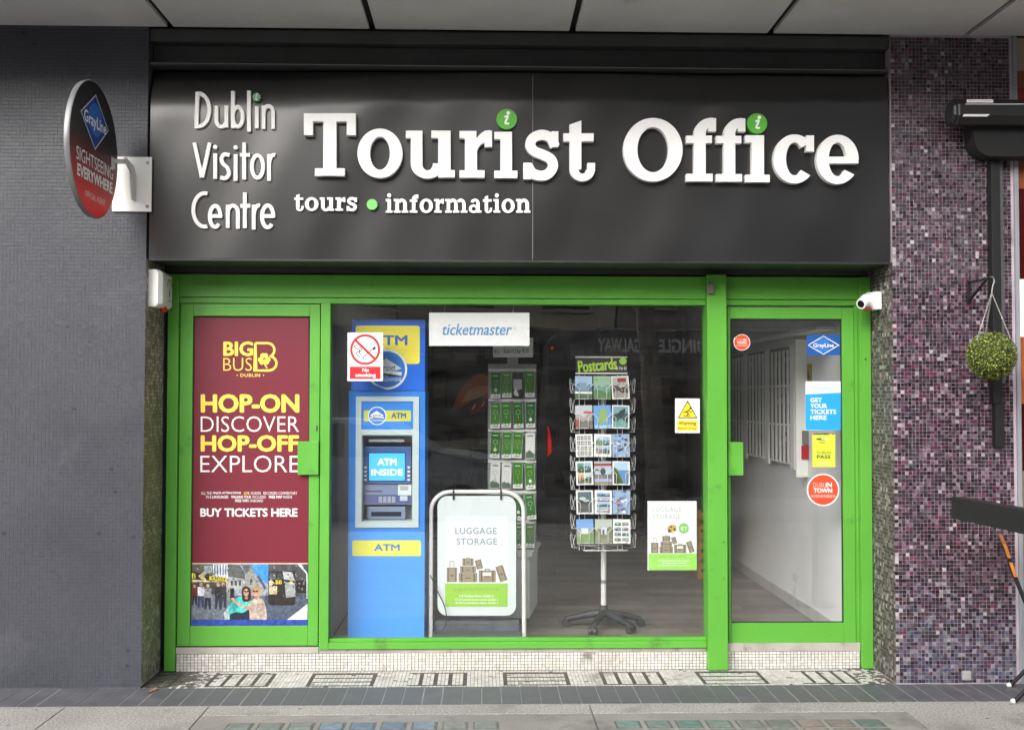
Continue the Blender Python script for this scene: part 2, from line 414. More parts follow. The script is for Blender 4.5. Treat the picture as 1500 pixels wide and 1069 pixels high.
# ------------------------------------------------------------------ left wall
wl = thing('tiled_wall', 'dark grey mosaic-tiled wall to the left of the green shopfront', 'wall', (-3.9, .3, 0))
build('wall', MB().box(-5.9, XL-.003, .003, .9, -.03, 4.1), M('dark_grout', (76, 78, 86), .75, var=.2, vs_=5), wl)
def cl(i, j, r):
    b = r.gauss(59, 2.0)
    if r.random() < .0016: return (36, 36, 39)
    return (b-2, b, b+8)
mosaic('mosaic_tiles', wl, m_darktile, (XL-46*PT, .003, .005), (1, 0, 0), (0, 0, 1), (0, -1, 0), 46, 176, PT, .0030, .0016, cl, .007, 11, gu=.0006)
def cl2(i, j, r):
    z = j*PT
    m = min(1, max(0, (1.75-z)/.5))*min(1, max(0, z/.7+.3))
    m *= (.6+.5*math.sin(j*.35+i*1.3)*math.sin(j*.11)) if m > 0 else 1
    base = r.choice([(134, 125, 116), (150, 141, 132), (118, 111, 106), (168, 160, 151), (106, 101, 96)])
    al = (112, 128, 70); m = max(0, min(.7, m*.8+r.uniform(-.15, .15)))
    return tuple(base[k]*(1-m)+al[k]*m for k in range(3))
mosaic('reveal_tiles', wl, m_rtile, (XL-.003, .005, .005), (0, 1, 0), (0, 0, 1), (1, 0, 0), 17, 114, PT, .0026, .003, cl2, .03, 12)

# ------------------------------------------------------------------ right pillar
pr = thing('mosaic_pillar', 'purple and silver glass-mosaic pillar to the right of the shopfront', 'pillar', ((XR+XR2)/2, .3, 0))
build('core', MB().box(XR+.003, XR2-.003, .003, .9, -.03, 4.1), M('pink_grout', (176, 162, 172), .8, var=.18, vs_=4, stain=((120, 112, 116), 3, .55)), pr)
pal = [(52, 36, 46), (66, 44, 58), (84, 58, 74), (46, 40, 44), (104, 84, 98), (126, 106, 120), (58, 46, 54), (150, 138, 146), (96, 46, 66), (76, 66, 78), (170, 162, 168), (36, 30, 34), (112, 62, 80), (70, 66, 72)]
wts = [10, 10, 10, 9, 10, 7, 10, 3, 3, 10, 1.5, 6, 2, 10]
def cr(i, j, r):
    z = j*PT
    c = r.choices(pal, wts)[0]
    if z < .62 and r.random() < (.62-z)/.62*.85: c = r.choice([(84, 82, 104), (70, 70, 92), (110, 108, 124), (98, 98, 108), (60, 60, 78), (134, 130, 140)])
    if z > 2.3 and r.random() < .6: c = tuple((v+q)/2 for v, q in zip(c, (92, 90, 92)))
    if r.random() < .014: c = (176, 170, 174)
    if i == 0 and r.random() < .25: c = (180, 174, 172)
    kk = r.uniform(.76, 1.04); gy = sum(c)/3; c = tuple((v*1.06-gy*.06)*kk for v in c)
    return c
mosaic('mosaic_tiles', pr, m_tile_attr, (XR, .003, .004), (1, 0, 0), (0, 0, 1), (0, -1, 0), 33, 176, PT, .0028, .003, cr, .045, 21)
def cr2(i, j, r):
    b = r.choice([(84, 78, 74), (104, 97, 92), (74, 69, 66), (60, 57, 55), (120, 113, 108), (54, 51, 51)])
    if r.random() < .05: b = (150, 146, 140)
    return b
mosaic('reveal_tiles', pr, m_rtile, (XR+.003, .005, .004), (0, 1, 0), (0, 0, 1), (-1, 0, 0), 17, 114, PT, .0028, .003, cr2, .05, 22)
build('corner_trim', MB().box(XR2-.002, XR2+.022, -.012, .3, .0, ZS-.004, bev=.004), M('grey_trim', (138, 142, 150), .5), pr)
# small grey outlet at the pillar's foot
build('outlet_cover', MB().box(XX(1404, 0), XX(1417, 0), -.03, -.004, ZZ(998, 0), ZZ(984, 0), bev=.012), M('outlet_grey', (150, 148, 146), .6), pr)

# ------------------------------------------------------------------ canopy with soffit panels
cn = thing('canopy', 'grey panelled canopy soffit overhanging the shopfront', 'canopy', (0, -.4, ZS))
build('slab', MB().box(-5.9, 5.9, -.85, .9, 4.102, 4.35), M('canopy_concrete', (120, 120, 120), .8), cn)
build('upstand', MB().box(-5.9, 5.9, -.92, -.852, ZS-.06, 4.35), M('canopy_edge', (120, 120, 122), .6), cn)
build('void_lining', MB().box(-5.9, 5.9, -.85, -.002, ZS+.05, 4.10), M('dark_void', (26, 26, 27), .9), cn)
m_soff = M('soffit_board', (196, 196, 197), .75, var=.06, vs_=3, bump=.5, bs=200, fine=.16, stain=((108, 106, 104), 1.9, .64))
jpx = [(250, 34), (550, 38), (840, 41), (1130, 43), (1415, 46)]
JX = [PX(a, b, 0)[0] for a, b in jpx]; st = (JX[-1]-JX[0])/4
edges = [JX[0]+st*k for k in range(-4, 8)]
for a, b in zip(edges[:-1], edges[1:]):
    build('soffit_panel', MB().box(a+.018, b-.018, -.848, -.003, ZS, ZS+.03, bev=.003), m_soff, cn)
for a in edges[1:-1]:
    build('joint_strip', MB().box(a-.0175, a+.0175, -.848, -.003, ZS+.022, ZS+.049), m_black, cn)

# ------------------------------------------------------------------ fascia sign
fz1, fz0 = ZZ(97, 0, 768), ZZ(381, 0, 768)
fx0, fx1 = XL+.012, XR-.012
fs = thing('fascia_sign', 'long glossy black shop sign with raised white lettering above the green shopfront', 'sign', ((fx0+fx1)/2, .05, fz0))
m_fasc = M('glossy_black_fascia', (29, 29, 30), .34, var=.2, vs_=1.4, bump=.02, bs=2.2, fine=.08, fsc=160, rvar=.06, spec=.5, coat=.55)
def fpanel(x0, x1):
    mb = MB(); nx, nz = 48, 44; V = []
    for j in range(nz+1):
        t = j/nz; z = fz0+(fz1-fz0-.03)*t
        for i in range(nx+1):
            x = x0+(x1-x0)*i/nx; s = (x-fx0)/(fx1-fx0)
            warp = .0035*math.sin(x*2.3+z*1.2)+.003*math.sin(x*4.9-z*3.0)+.0022*math.sin(x*8+1)*math.sin(z*5)+.0012*math.sin(x*15-z*7)
            lip = (.020+.05*max(0, 1-s*2.2))*max(0, (t-.70)/.30)**3 if t > .7 else 0
            V.append((x, .014+warp+lip, z))
    F = [(j*(nx+1)+i, j*(nx+1)+i+1, (j+1)*(nx+1)+i+1, (j+1)*(nx+1)+i) for j in range(nz) for i in range(nx)]
    mb.add(V, F, smooth=True); return mb
xs = XX(780.5, .0, 240)
build('panel', fpanel(fx0, xs-.002), m_fasc, fs); build('panel', fpanel(xs+.002, fx1), m_fasc, fs)
build('backing', MB().box(fx0+.003, fx1-.003, .10, .30, fz0+.006, fz1-.035), m_black, fs)
build('seam_strip', MB().box(xs-.0018, xs+.0018, .008, .05, fz0+.004, fz1-.05), M('seam_grey', (120, 120, 122), .5), fs)
build('bottom_return', MB().box(fx0, fx1, .012, .36, fz0-.012, fz0-.001, bev=.002), M('fascia_underside', (44, 44, 45), .4), fs)
build('top_rail', MB().box(fx0, fx1, -.004, .10, fz1-.016, fz1-.004, bev=.002), M('dark_rail', (62, 62, 63), .4), fs)
build('top_edge_bead', MB().box(fx0, fx1-.02, -.009, -.0045, fz1-.008, fz1-.0045), m_steel, fs)
# recessed dark box channel above the sign
hd = thing('header_channel', 'black recessed channel between the sign and the canopy', 'channel', (0, .1, fz1))
m_hd = M('black_header', (64, 64, 65), .5, var=.12, bump=.1)
build('upper_beam', MB().box(fx0-.01, fx1+.01, .02, .35, ZZ(66, .02), ZS-.002, bev=.004), m_hd, hd)
build('top_seal', MB().box(-5.9, 5.9, .12, .9, ZS+.0, 4.101), m_hd, hd)
build('recess_board', MB().box(fx0-.01, fx1+.01, .09, .35, fz1-.002, ZZ(66, .02)-.003), m_hd, hd)

# ---- slab-serif glyphs (baseline 0, x-height 70, cap 92)
def G(ch):
    if ch == 'T': return 75, [rc(0, 80, 75, 92), rc(0, 60, 13, 81), rc(62, 60, 75, 81), rc(28, 0, 47, 81), rc(16, 0, 59, 11)]
    if ch == 'o': return 66, [ringarc(33, 35, 33, 36.5, 14.5, 24.5, 0, 360, 44)]
    if ch == 'O': return 86, [ringarc(43, 46, 43, 46.5, 22.5, 33, 0, 360, 52)]
    if ch == 'u': return 71, [rc(0, 59, 24, 70), rc(7, 20, 24, 59.5), rc(37, 59, 65, 70), rc(47, 0, 65, 60), rc(64, 0, 71, 11), ringarc(31.5, 21, 24.5, 22.5, 7.8, 10.5, 180, 360, 18)]
    if ch == 'r': return 48, [rc(0, 59, 25, 70), rc(8, 0, 26, 60), rc(0, 0, 37, 11), ringarc(44, 38, 24, 33, 18, 16, 172, 84, 14), rc(37, 46, 48, 70.5)]
    if ch == 'i': return 34, [rc(0, 59, 26, 70), rc(9, 0, 26, 60), rc(0, 0, 34, 11)]
    if ch == 's': return 52, [stroke(spline([(46, 48), (40, 60), (27, 65), (14, 60), (10, 50), (16, 41), (28, 36), (40, 29), (43, 18), (36, 8), (25, 5), (13, 9), (6, 20)]), 14.5), rc(41, 47, 51, 70), rc(0, 0, 11, 24)]
    if ch == 't': return 46, [[(9, 16), (26, 16), (26, 88), (9, 82)], rc(0, 57, 44, 69), ringarc(27.5, 16, 18.5, 18, 5.5, 7, 180, 352, 16), rc(35, 14, 46, 25)]
    if ch == 'f': return 44, [rc(1, 0, 39, 11), rc(12, 0, 29, 71), rc(1, 56, 38, 67), ringarc(37, 69, 25, 24, 8, 11, 180, 82, 14), rc(33, 73, 44, 92.5)]
    if ch == 'c': return 60, [ringarc(31, 35, 31, 36.5, 12.5, 24.5, 42, 318, 30), rc(48, 46, 59.5, 70), ]
    if ch == 'e': return 62, [ringarc(31, 35, 31, 36.5, 13, 25, 0, 322, 34), rc(12, 29, 61.6, 39)]
    if ch == 'n': return 72, [rc(0, 59, 24, 70), rc(8, 0, 25, 60), rc(0, 0, 33, 11), rc(47, 0, 65, 44), rc(39, 0, 72, 11), ringarc(39, 43, 26, 29, 8.5, 14, 0, 150, 16)]
    if ch == 'm': return 112, [rc(0, 59, 24, 70), rc(8, 0, 25, 60), rc(0, 0, 33, 11), rc(46, 0, 63, 44), rc(39, 0, 71, 11), rc(86, 0, 103, 44), rc(79, 0, 112, 11), ringarc(39, 43, 24, 29, 7.5, 14, 0, 150, 16), ringarc(78, 43, 25, 29, 8, 14, 0, 140, 16)]
    if ch == 'a': return 64, [ringarc(25, 20, 25, 21.5, 10.5, 10.5, 0, 360, 30), rc(38, 0, 55, 48), rc(54, 0, 64, 11), ringarc(31, 46, 24, 26, 7, 14, 0, 158, 16)]
m_letter = M('white_letter_face', (240, 240, 240), .35, var=.015)
def letter(ch, x0, x1, base, xh, yf, yb_, parent, name='letter', mat=None):
    w_, polys = G(ch); mb = MB(); k = 0
    for p in polys:
        e = k*.0003; k += 1
        def fr(u, v, e=e): X, Z = PX(x0+u/w_*(x1-x0), base-v/70*xh, yf); return (X, yf+e, Z)
        def bk(u, v, e=e): X, Z = PX(x0+u/w_*(x1-x0), base-v/70*xh, yf); return (X, yb_, Z)
        mb.prism(p, fr, bk)
    return build(name, mb, mat or m_letter, parent)
YLF = -.030
for ch, x0, x1, b, xh in (('T', 445, 521, 257.5, 69.5), ('o', 523.5, 589.5, 259.3, 69.3), ('u', 594.5, 666, 260, 68.5), ('r', 673, 720.7, 260.3, 68.3), ('i', 724, 758, 260.8, 67.5), ('s', 766.7, 819, 262.5, 70), ('t', 825.5, 871.7, 263.5, 69),
                          ('O', 913, 1000, 265.5, 70), ('f', 1004.5, 1049, 265.8, 70), ('f', 1048.3, 1092, 266.2, 70), ('i', 1091.7, 1127.7, 266.9, 68.5), ('c', 1133, 1193, 267.5, 69), ('e', 1196, 1258, 268.3, 69.3)):
    letter(ch, x0, x1, b, xh, YLF, .012, fs)
m_disc = M('green_disc', (86, 178, 56), .4, var=.04)
for cx, cy in ((742.3, 173.8), (1110, 180.2)):
    mb = MB(); X, Z = PX(cx, cy, YLF); mb.cyl((X, YLF+.014, Z), (0, 1, 0), .0595, .04, 40)
    o = build('info_disc', mb, m_disc, fs)
    p = Print(planeY(YLF+.0135)); p.text('i', cx-4, cy-1.5, cx+4.5, cy+9.5, (245, 245, 245), .03, .35)
    p.k += 1
    p = Print(planeY(YLF+.0135)); p.line(spline([(cx-3.5, cy-2), (cx+1.5, cy-3), (cx-2, cy+6.5), (cx+3.5, cy+7.5)]), 3, (245, 245, 245)); p.ellipse(cx+2.3, cy-8, 2.7, 2.7, (245, 245, 245))
    build('info_symbol', p, m_print, o)
# small slab lettering
def word(s, x0, x1, base, xh, gap=7):
    tot = sum(G(c)[0] for c in s)+gap*(len(s)-1); sc = (x1-x0)/tot; x = x0
    for c in s:
        wd = G(c)[0]*sc; letter(c, x, x+wd, base, xh, -.003, .03, fs)
        if c == 'i':
            X, Z = PX(x+17/34*wd*1.0, base-xh*1.27, -.003); mb = MB().cyl((X, -.003, Z), (0, 1, 0), .0115, .033, 16); build('letter_dot', mb, m_letter, fs)
        x += wd+gap*sc
word('tours', 431, 523, 308.8, 19.5); word('information', 565, 777, 311.6, 20)
X, Z = PX(545, 299.5, -.003); build('bullet', MB().cyl((X, -.003, Z), (0, 1, 0), .031, .03, 28), M('light_green', (118, 200, 104), .4), fs)
# thin logotype
def strokes(lst, w_=5.4, parent=fs):
    for glyph in lst:
        mb = MB(); k = 0
        for p in glyph:
            e = k*.0003; k += 1; pl = stroke(p, w_)
            mb.prism(pl, lambda u, v, e=e: (lambda q: (q[0], -.003+e, q[1]))(PX(u, v, -.003)), lambda u, v: (lambda q: (q[0], .03, q[1]))(PX(u, v, -.003)))
        build('letter', mb, m_letter, parent)
def dot(cx, cy, r=3.1):
    X, Z = PX(cx, cy, -.003); build('letter_dot', MB().cyl((X, -.003, Z), (0, 1, 0), r/252., .03, 16), m_letter, fs)
A = arcp
strokes([
    [[(289, 135), (287.5, 188)], [(287, 137.3)]+A(291, 161, 15.5, 24, -82, 82, 16)+[(287, 186)]],
    [[(317, 155)]+A(324, 176, 7.3, 9.8, 180, 0, 12)[::1]+[(331.5, 155)], [(331.5, 155), (331.5, 187)]],
    [[(341, 133.5), (341, 188)], A(348, 171, 7.2, 14.3, -170, 170, 22)],
    [[(364.5, 133), (364.5, 193)]],
    [[(376, 156), (376, 188)]],
    [[(386, 155), (386, 189)], [(386, 175)]+A(393, 165, 7, 9.5, 180, 360, 12)+[(400, 189)]],
    [[(284.5, 209), (295.5, 260)], [(307, 209), (296, 260)]],
    [[(315, 225), (315, 262)]],
    [spline([(336, 227.5), (329, 226), (324.5, 231), (326, 239), (333, 246), (335, 255), (330, 261), (322.5, 260)])],
    [[(345, 226), (345, 265)]],
    [[(357.5, 209), (357.5, 263)], [(351.5, 227), (366, 227)]],
    [A(377, 244, 8.2, 16.5, 0, 359, 30)],
    [[(394, 226), (394, 265)], [(394, 240)]+A(401.5, 237, 6.5, 10, 190, 285, 8)],
    [A(299.5, 307.5, 16.5, 24.5, -76, -284, 24)],
    [A(315, 317, 7.8, 15.5, 45, 358, 24)+[(322.8, 317)], [(307.5, 316.5), (325, 316.5)]],
    [[(333.5, 300), (333.5, 334)], [(333.5, 318)]+A(341, 311, 7.3, 9.8, 180, 360, 12)+[(348.3, 335)]],
    [[(358.5, 282), (358.5, 334)], [(352, 301.5), (366.5, 301.5)]],
    [[(371.5, 300), (371.5, 336)], [(371.5, 314)]+A(379, 311, 6.5, 10, 190, 285, 8)],
    [A(392, 317, 8.3, 16, 45, 358, 24)+[(400.3, 317)], [(384, 316.5), (402.5, 316.5)]],
])
dot(315, 215.5); dot(345, 216)
X, Z = PX(375.6, 142.3, -.004); o = build('info_disc', MB().cyl((X, -.004, Z), (0, 1, 0), .0235, .03, 28), M('sage_disc', (110, 168, 120), .4), fs)
p = Print(planeY(-.0045)); p.line(spline([(374, 140.5), (376.3, 140), (374.6, 145.5), (377.2, 146)]), 1.3, (245, 245, 245)); p.ellipse(376.8, 137.8, 1.2, 1.2, (245, 245, 245)); build('info_symbol', p, m_print, o)

def pane(x0, x1, Y, z0, z1): return MB().add([(x0, Y, z0), (x1, Y, z0), (x1, Y, z1), (x0, Y, z1)], [(0, 1, 2, 3)])
# ------------------------------------------------------------------ green shopfront frame
sf = thing('shopfront_frame', 'bright green painted shopfront frame with jambs, transom and mullion', 'shopfront', (.15, YF, 0))
ZT = fz0-.013
def fbox(name, px0, px1, py0, py1, yf, yb_, parent=sf, mat=m_green, bev=.004, z0=None, z1=None, mid=None):
    mx_, my_ = (px0+px1)/2, (py0+py1)/2
    x0, x1 = PX(px0, my_, yf)[0], PX(px1, my_, yf)[0]
    za, zb = PX(mx_, py1, yf)[1], PX(mx_, py0, yf)[1]
    return build(name, MB().box(x0, x1, yf, yb_, za if z0 is None else z0, zb if z1 is None else z1, bev=bev), mat, parent)
zt_top = ZZ(404, YF); zt_bot = ZZ(445.5, YF); zgroove = ZZ(437.5, YF)
xj0, xj1, xm0, xm1, xk0, xk1 = XX(243.5, YF), XX(259.5, YF), XX(1037, YF-.05), XX(1065.5, YF-.05), XX(1254, YF), XX(1277.5, YF-.02)
build('jamb', MB().box(xj0, xj1, YF-.005, YF+.12, .003, zt_top, bev=.004), m_green, sf)
build('jamb', MB().box(XX(1261, YF-.02), xk1, YF-.02, YF+.12, .003, zt_top, bev=.004), m_green, sf)
build('jamb_stop', MB().box(xk0, XX(1261, YF-.02)-.001, YF+.02, YF+.10, .125, zt_bot-.001, bev=.003), m_green, sf)
build('mullion', MB().box(xm0, xm1, YF-.05, YF+.10, .003, zt_top+.008, bev=.005), m_green, sf)
for a, b in ((xj1+.001, xm0-.001), (xm1+.001, XX(1261, YF-.02)-.001)):
    build('transom', MB().box(a, b, YF, YF+.11, zgroove+.003, zt_top, bev=.004), m_green, sf)
    build('transom_bead', MB().box(a, b, YF+.006, YF+.11, zt_bot, zgroove-.001, bev=.004), m_green, sf)
xp0, xp1 = XX(468.5, YF), XX(482.5, YF)
zwb = ZZ(949.5, YF); zwg = ZZ(939.5, YF)
build('window_post', MB().box(xp0, xp1, YF, YF+.10, zwb-.002, zt_bot-.001, bev=.004), m_green, sf)
build('window_sill', MB().box(xp1+.001, xm0-.001, YF-.004, YF+.10, zwb, zwg, bev=.004), m_green, sf)
build('sill_bead', MB().box(xp1+.001, xm0-.001, YF+.012, YF+.05, zwg+.0005, ZZ(934, YF+.012), bev=.003), m_green, sf)
build('glass', pane(xp1+.002, xm0-.002, YG, ZZ(936, YG), zt_bot-.002), m_glass, sf)
# filler above the frame
build('head_board', MB().box(XL+.004, XR-.004, YF+.02, YF+.4, zt_top+.012, 3.6), m_hd, hd)
build('door_closer', MB().box(XX(1036, YF-.06), XX(1046, YF-.06), YF-.075, YF-.052, ZZ(429, YF-.06), ZZ(415, YF-.06), bev=.004), M('sensor_grey', (110, 104, 96), .5), sf)

def door(name, label, ox0, ox1, gx0, gx1, oy0, oy1, gy0, gy1, lock, yd=YF+.012):
    d = thing(name, label, 'door', (XX((ox0+ox1)/2, yd), yd, ZZ(oy1, yd)))
    x0, x1, a, b = XX(ox0, yd), XX(ox1, yd), XX(gx0, yd), XX(gx1, yd)
    z0, z1, c, e = ZZ(oy1, yd, (ox0+ox1)/2), ZZ(oy0, yd, (ox0+ox1)/2), ZZ(gy1, yd, (ox0+ox1)/2), ZZ(gy0, yd, (ox0+ox1)/2)
    build('stile', MB().box(x0, a, yd, yd+.045, z0, z1, bev=.004), m_green, d)
    build('stile', MB().box(b, x1, yd, yd+.045, z0, z1, bev=.004), m_green, d)
    build('rail', MB().box(a+.0005, b-.0005, yd, yd+.045, z0, c, bev=.004), m_green, d)
    build('rail', MB().box(a+.0005, b-.0005, yd, yd+.045, e, z1, bev=.004), m_green, d)
    build('glass', pane(a-.003, b+.003, yd+.022, c-.003, e+.003), m_glass, d)
    gm = M('rubber_gasket', (40, 42, 40), .7)
    build('gasket', MB().box(a, b, yd+.012, yd+.0215, e-.006, e-.0005).box(a, b, yd+.012, yd+.0215, c+.0005, c+.005).box(a+.0005, a+.005, yd+.012, yd+.0215, c+.006, e-.007).box(b-.005, b-.0005, yd+.012, yd+.0215, c+.006, e-.007), gm, d)
    l = build('lock_plate', MB().box(XX(lock[0], yd-.02), XX(lock[1], yd-.02), yd-.025, yd-.0005, ZZ(lock[3], yd-.02, (lock[0]+lock[1])/2), ZZ(lock[2], yd-.02, (lock[0]+lock[1])/2), bev=.003), m_green, d)
    return d, (a, b, c, e, yd)
dl, LD = door('glazed_door', 'green door at the left filled by a large dark red poster', 261.8, 467.3, 280.5, 452.5, 445.5, 945.5, 463, 916.5, (435.8, 466.5, 646.5, 695))
drd, RD = door('glazed_door', 'green door at the right with clear glass and small stickers', 1066.5, 1252.3, 1070.5, 1235, 450, 942, 467, 912, (1066.8, 1088.8, 647.2, 696))
build('handle_rod', MB().tube([(XX(462.7, LD[4]), LD[4]-.006, ZZ(630, LD[4])), (XX(462.7, LD[4]), LD[4]-.006, ZZ(624, LD[4]))], .006, 10), m_steel, dl)

# ------------------------------------------------------------------ stall riser and threshold
sr = thing('stall_riser', 'low step faced in small cream mosaic tiles below the doors and window', 'step', (.15, YF+.03, 0))
zr = zwb-.004
m_grt = M('riser_grout', (104, 98, 92), .8, var=.2)
build('core', MB().box(xj1+.002, XX(1261, YF-.02)-.003, YF+.013, YF+.5, .001, zr-.022), m_grt, sr)
build('threshold_plate', MB().box(xj1+.002, xp0-.002, YF+.004, YF+.2, zr-.021, ZZ(946.5, YF), bev=.002), M('worn_threshold', (170, 164, 156), .5, var=.2, stain=((90, 84, 78), 8, .55)), sr)
build('threshold_plate', MB().box(xm1+.002, XX(1261, YF-.02)-.003, YF+.004, YF+.2, zr-.021, ZZ(943.5, YF), bev=.002), MATS['worn_threshold'], sr)
build('threshold_plate', MB().box(xp0, xm0-.002, YF+.011, YF+.2, zr-.021, zr), MATS['worn_threshold'], sr)
def cw(i, j, r):
    b = r.gauss(214, 8); t = r.choice([(0, -3, -9), (0, -5, -14), (0, 0, -4)])
    if 55 < i < 140 and r.random() < .3: t = (0, -8, -20)
    return (b+t[0], b+t[1], b+t[2])
nrow = 6
mosaic('mosaic_tiles', sr, m_whitetile, (xj1+.004, YF+.013, zr-.022-nrow*.0178), (1, 0, 0), (0, 0, .0178/PT), (0, -1, 0), int((XX(1261, YF)-xj1-.008)/PT), nrow, PT, .0038, .0035, cw, .012, 31,
       skip=lambda i, j: (xm0-.003) < xj1+.004+i*PT+PT/2+.0 < (xm1+.003) or abs(xj1+.004+i*PT-xm0) < PT and False)
# threshold floor mosaic
tf = tag(build('entrance_floor', MB().box(XL+.001, XR-.001, -.005, YF+.3, -.034, -.0045), M('floor_grout', (96, 93, 89), .85, var=.2)), kind='structure')
fw = XR-XL; ncol = int(fw/PT); nr = 17
perA = 1.150
xa0 = XX(597, .18, 990)      # start of one barred motif
def cf(i, j, r):
    x = XL+i*PT+PT/2; u = (x-xa0) % perA; k = int(round(u/PT)); K = int(perA/PT)
    dark = False
    if k <= 16 and 1 <= j <= nr-3:                    # bars
        if k % 4 == 0: dark = True
        if j == 1 or j == nr-3: dark = True
    k2 = k-27
    if 0 <= k2 <= 17 and 1 <= j <= nr-3:
        if k2 in (0, 17) or k2 == 17: dark = True
        if (j-1) % 4 == 0 or j == nr-3: dark = True
    b = r.gauss(196, 9)
    if dark:
        b = r.gauss(66, 8); return (b, b-1, b-3)
    if r.random() < .012: return (90, 88, 84)
    # grime in the corner by the left jamb
    dx = x-XL; dirt = max(0, 1.25-dx/.42-abs(j-9)*.03)+max(0, 1-(fw-dx)/.25)*.6
    if r.random() < dirt*1.3: b = r.gauss(92, 14); return (b, b-4, b-9)
    return (b, b-2, b-7)
mosaic('floor_tiles', tf, m_floor_tile, (XL+.004, -.003, -.0045), (1, 0, 0), (0, 1, 0), (0, 0, 1), ncol, nr, PT, .003, .004, cf, .01, 41)

# ------------------------------------------------------------------ shop interior
ZI = .12; YB = 5.9; XI0, XI1 = -.965, 2.30; ZC = 2.85
m_lam = M('grey_laminate', (122, 116, 110), .45, var=.10, vs_=2, fine=.10)
fl = struct('interior_floor', MB().box(-3.4, XI1+.3, YF+.5, YB, ZI-.05, ZI-.004), M('floor_under', (60, 56, 52), .8))
frn = random.Random(9)
bw = .165; y = YF+.12; k = 0
while y < YB-.02:
    x = -1.2-frn.random()*.9
    while x < XI1:
        x2 = min(x+1.28, XI1-.002)
        if x2 > -.95:
            tone = frn.uniform(.86, 1.1); c = tuple(int(v*tone) for v in (138, 131, 124))
            build('floorboard', MB().box(max(x, -.95)+.001, x2-.001, y+.001, min(y+bw, YB)-.001, ZI-.02, ZI, c), M('laminate_board', attr=True, rough=.4, var=.12, vs_=9, fine=.12), fl)
        x = x+1.28
    y += bw
struct('interior_ceiling', MB().box(-3.4, XI1+.3, YF+.42, YB+.2, ZC, ZC+.1), M('white_ceiling', (225, 225, 222), .8))
iw = struct('interior_wall', MB().box(XI1, XI1+.09, YF+.13, YB, ZI-.1, ZC), m_whitewall)
build('skirting_board', MB().box(XI1-.014, XI1-.0005, YF+.13, YB-.01, ZI+.001, ZI+.085, bev=.003), M('skirting_white', (196, 198, 200), .4), iw)
struct('interior_wall', MB().box(XI0-.08, XI0, YF+.13, YB, ZI-.1, ZC), M('grey_partition', (226, 227, 228), .3, var=.06))
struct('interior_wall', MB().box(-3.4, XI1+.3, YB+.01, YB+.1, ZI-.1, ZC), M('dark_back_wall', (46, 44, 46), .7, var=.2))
# dark shelving with souvenirs at the back
sh = thing('souvenir_shelf', 'dark shelving of souvenirs at the dim back of the shop', 'shelf', (.6, YB-.25, ZI))
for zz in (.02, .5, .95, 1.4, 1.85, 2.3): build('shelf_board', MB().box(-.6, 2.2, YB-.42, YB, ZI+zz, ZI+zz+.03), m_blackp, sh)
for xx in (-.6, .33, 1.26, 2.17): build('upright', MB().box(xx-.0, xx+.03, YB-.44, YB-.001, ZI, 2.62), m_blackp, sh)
srn = random.Random(17); lv = ('lowest', 'second', 'third', 'fourth', 'top')
for j, zz in enumerate((.05, .53, .98, 1.43, 1.88)):
    for b in range(3):
        x = -.55+.93*b; q = 0
        while x < -.6+.93*(b+1)-.22:
            wd = srn.uniform(.12, .26); hh = srn.uniform(.16, .36); c = srn.choice([(40, 34, 33), (60, 30, 28), (30, 42, 32), (70, 62, 46), (28, 30, 42), (64, 60, 56), (46, 40, 38)])
            mb = MB().box(x, x+wd, YB-.36, YB-.1, ZI+zz+.0005, ZI+zz+hh, c, bev=.01).box(x+.02, x+wd-.02, YB-.3605-.001, YB-.3605, ZI+zz+hh*.3, ZI+zz+hh*.7, tuple(min(255, v+50) for v in c))
            q += 1
            tag(build('souvenir_box', mb, m_print), 'boxed souvenir on %s back shelf, %s bay from left, %s in bay' % (lv[j], ('first', 'second', 'third')[b], ('first', 'second', 'third', 'fourth', 'fifth', 'sixth', 'seventh')[q-1]), 'box', 'souvenirs on the back shelves')
            x += wd+srn.uniform(.03, .1)
# dim orange wall poster
Yp = 3.2
mb = Print(planeY(Yp)); mb.rect(655, 538, 728, 618, (46, 34, 30)); mb.poly(spline([(662, 600), (675, 570), (700, 548), (722, 556), (724, 590), (700, 580), (684, 592), (662, 600)]), (190, 96, 44)); mb.poly(spline([(676, 590), (690, 568), (716, 566), (706, 580), (676, 590)]), (226, 150, 90))
mb.poly([(684, 596), (722, 580), (724, 594), (690, 608)], (150, 30, 28)); mb.line([(692, 600), (696, 592)], 2, (230, 220, 210)); mb.line([(706, 595), (710, 587)], 2, (230, 220, 210))
po = thing('hanging_poster', 'dim poster with an orange swirl and red labels behind the leftmost rack', 'poster', (XX(690, Yp), Yp+.02, ZZ(618, Yp)))
build('board', MB().box(XX(654, Yp), XX(729, Yp), Yp+.0005, Yp+.02, ZZ(619, Yp), ZZ(537, Yp)), m_blackp, po); build('print', mb, m_print, po)
build('stand_pole', MB().tube([(XX(690, Yp), Yp+.03, ZI), (XX(690, Yp), Yp+.03, ZZ(540, Yp))], .012, 8), m_blackp, po)
build('stand_foot', MB().cyl((XX(690, Yp), Yp+.03, ZI), (0, 0, 1), .16, .012, 20), m_blackp, po)

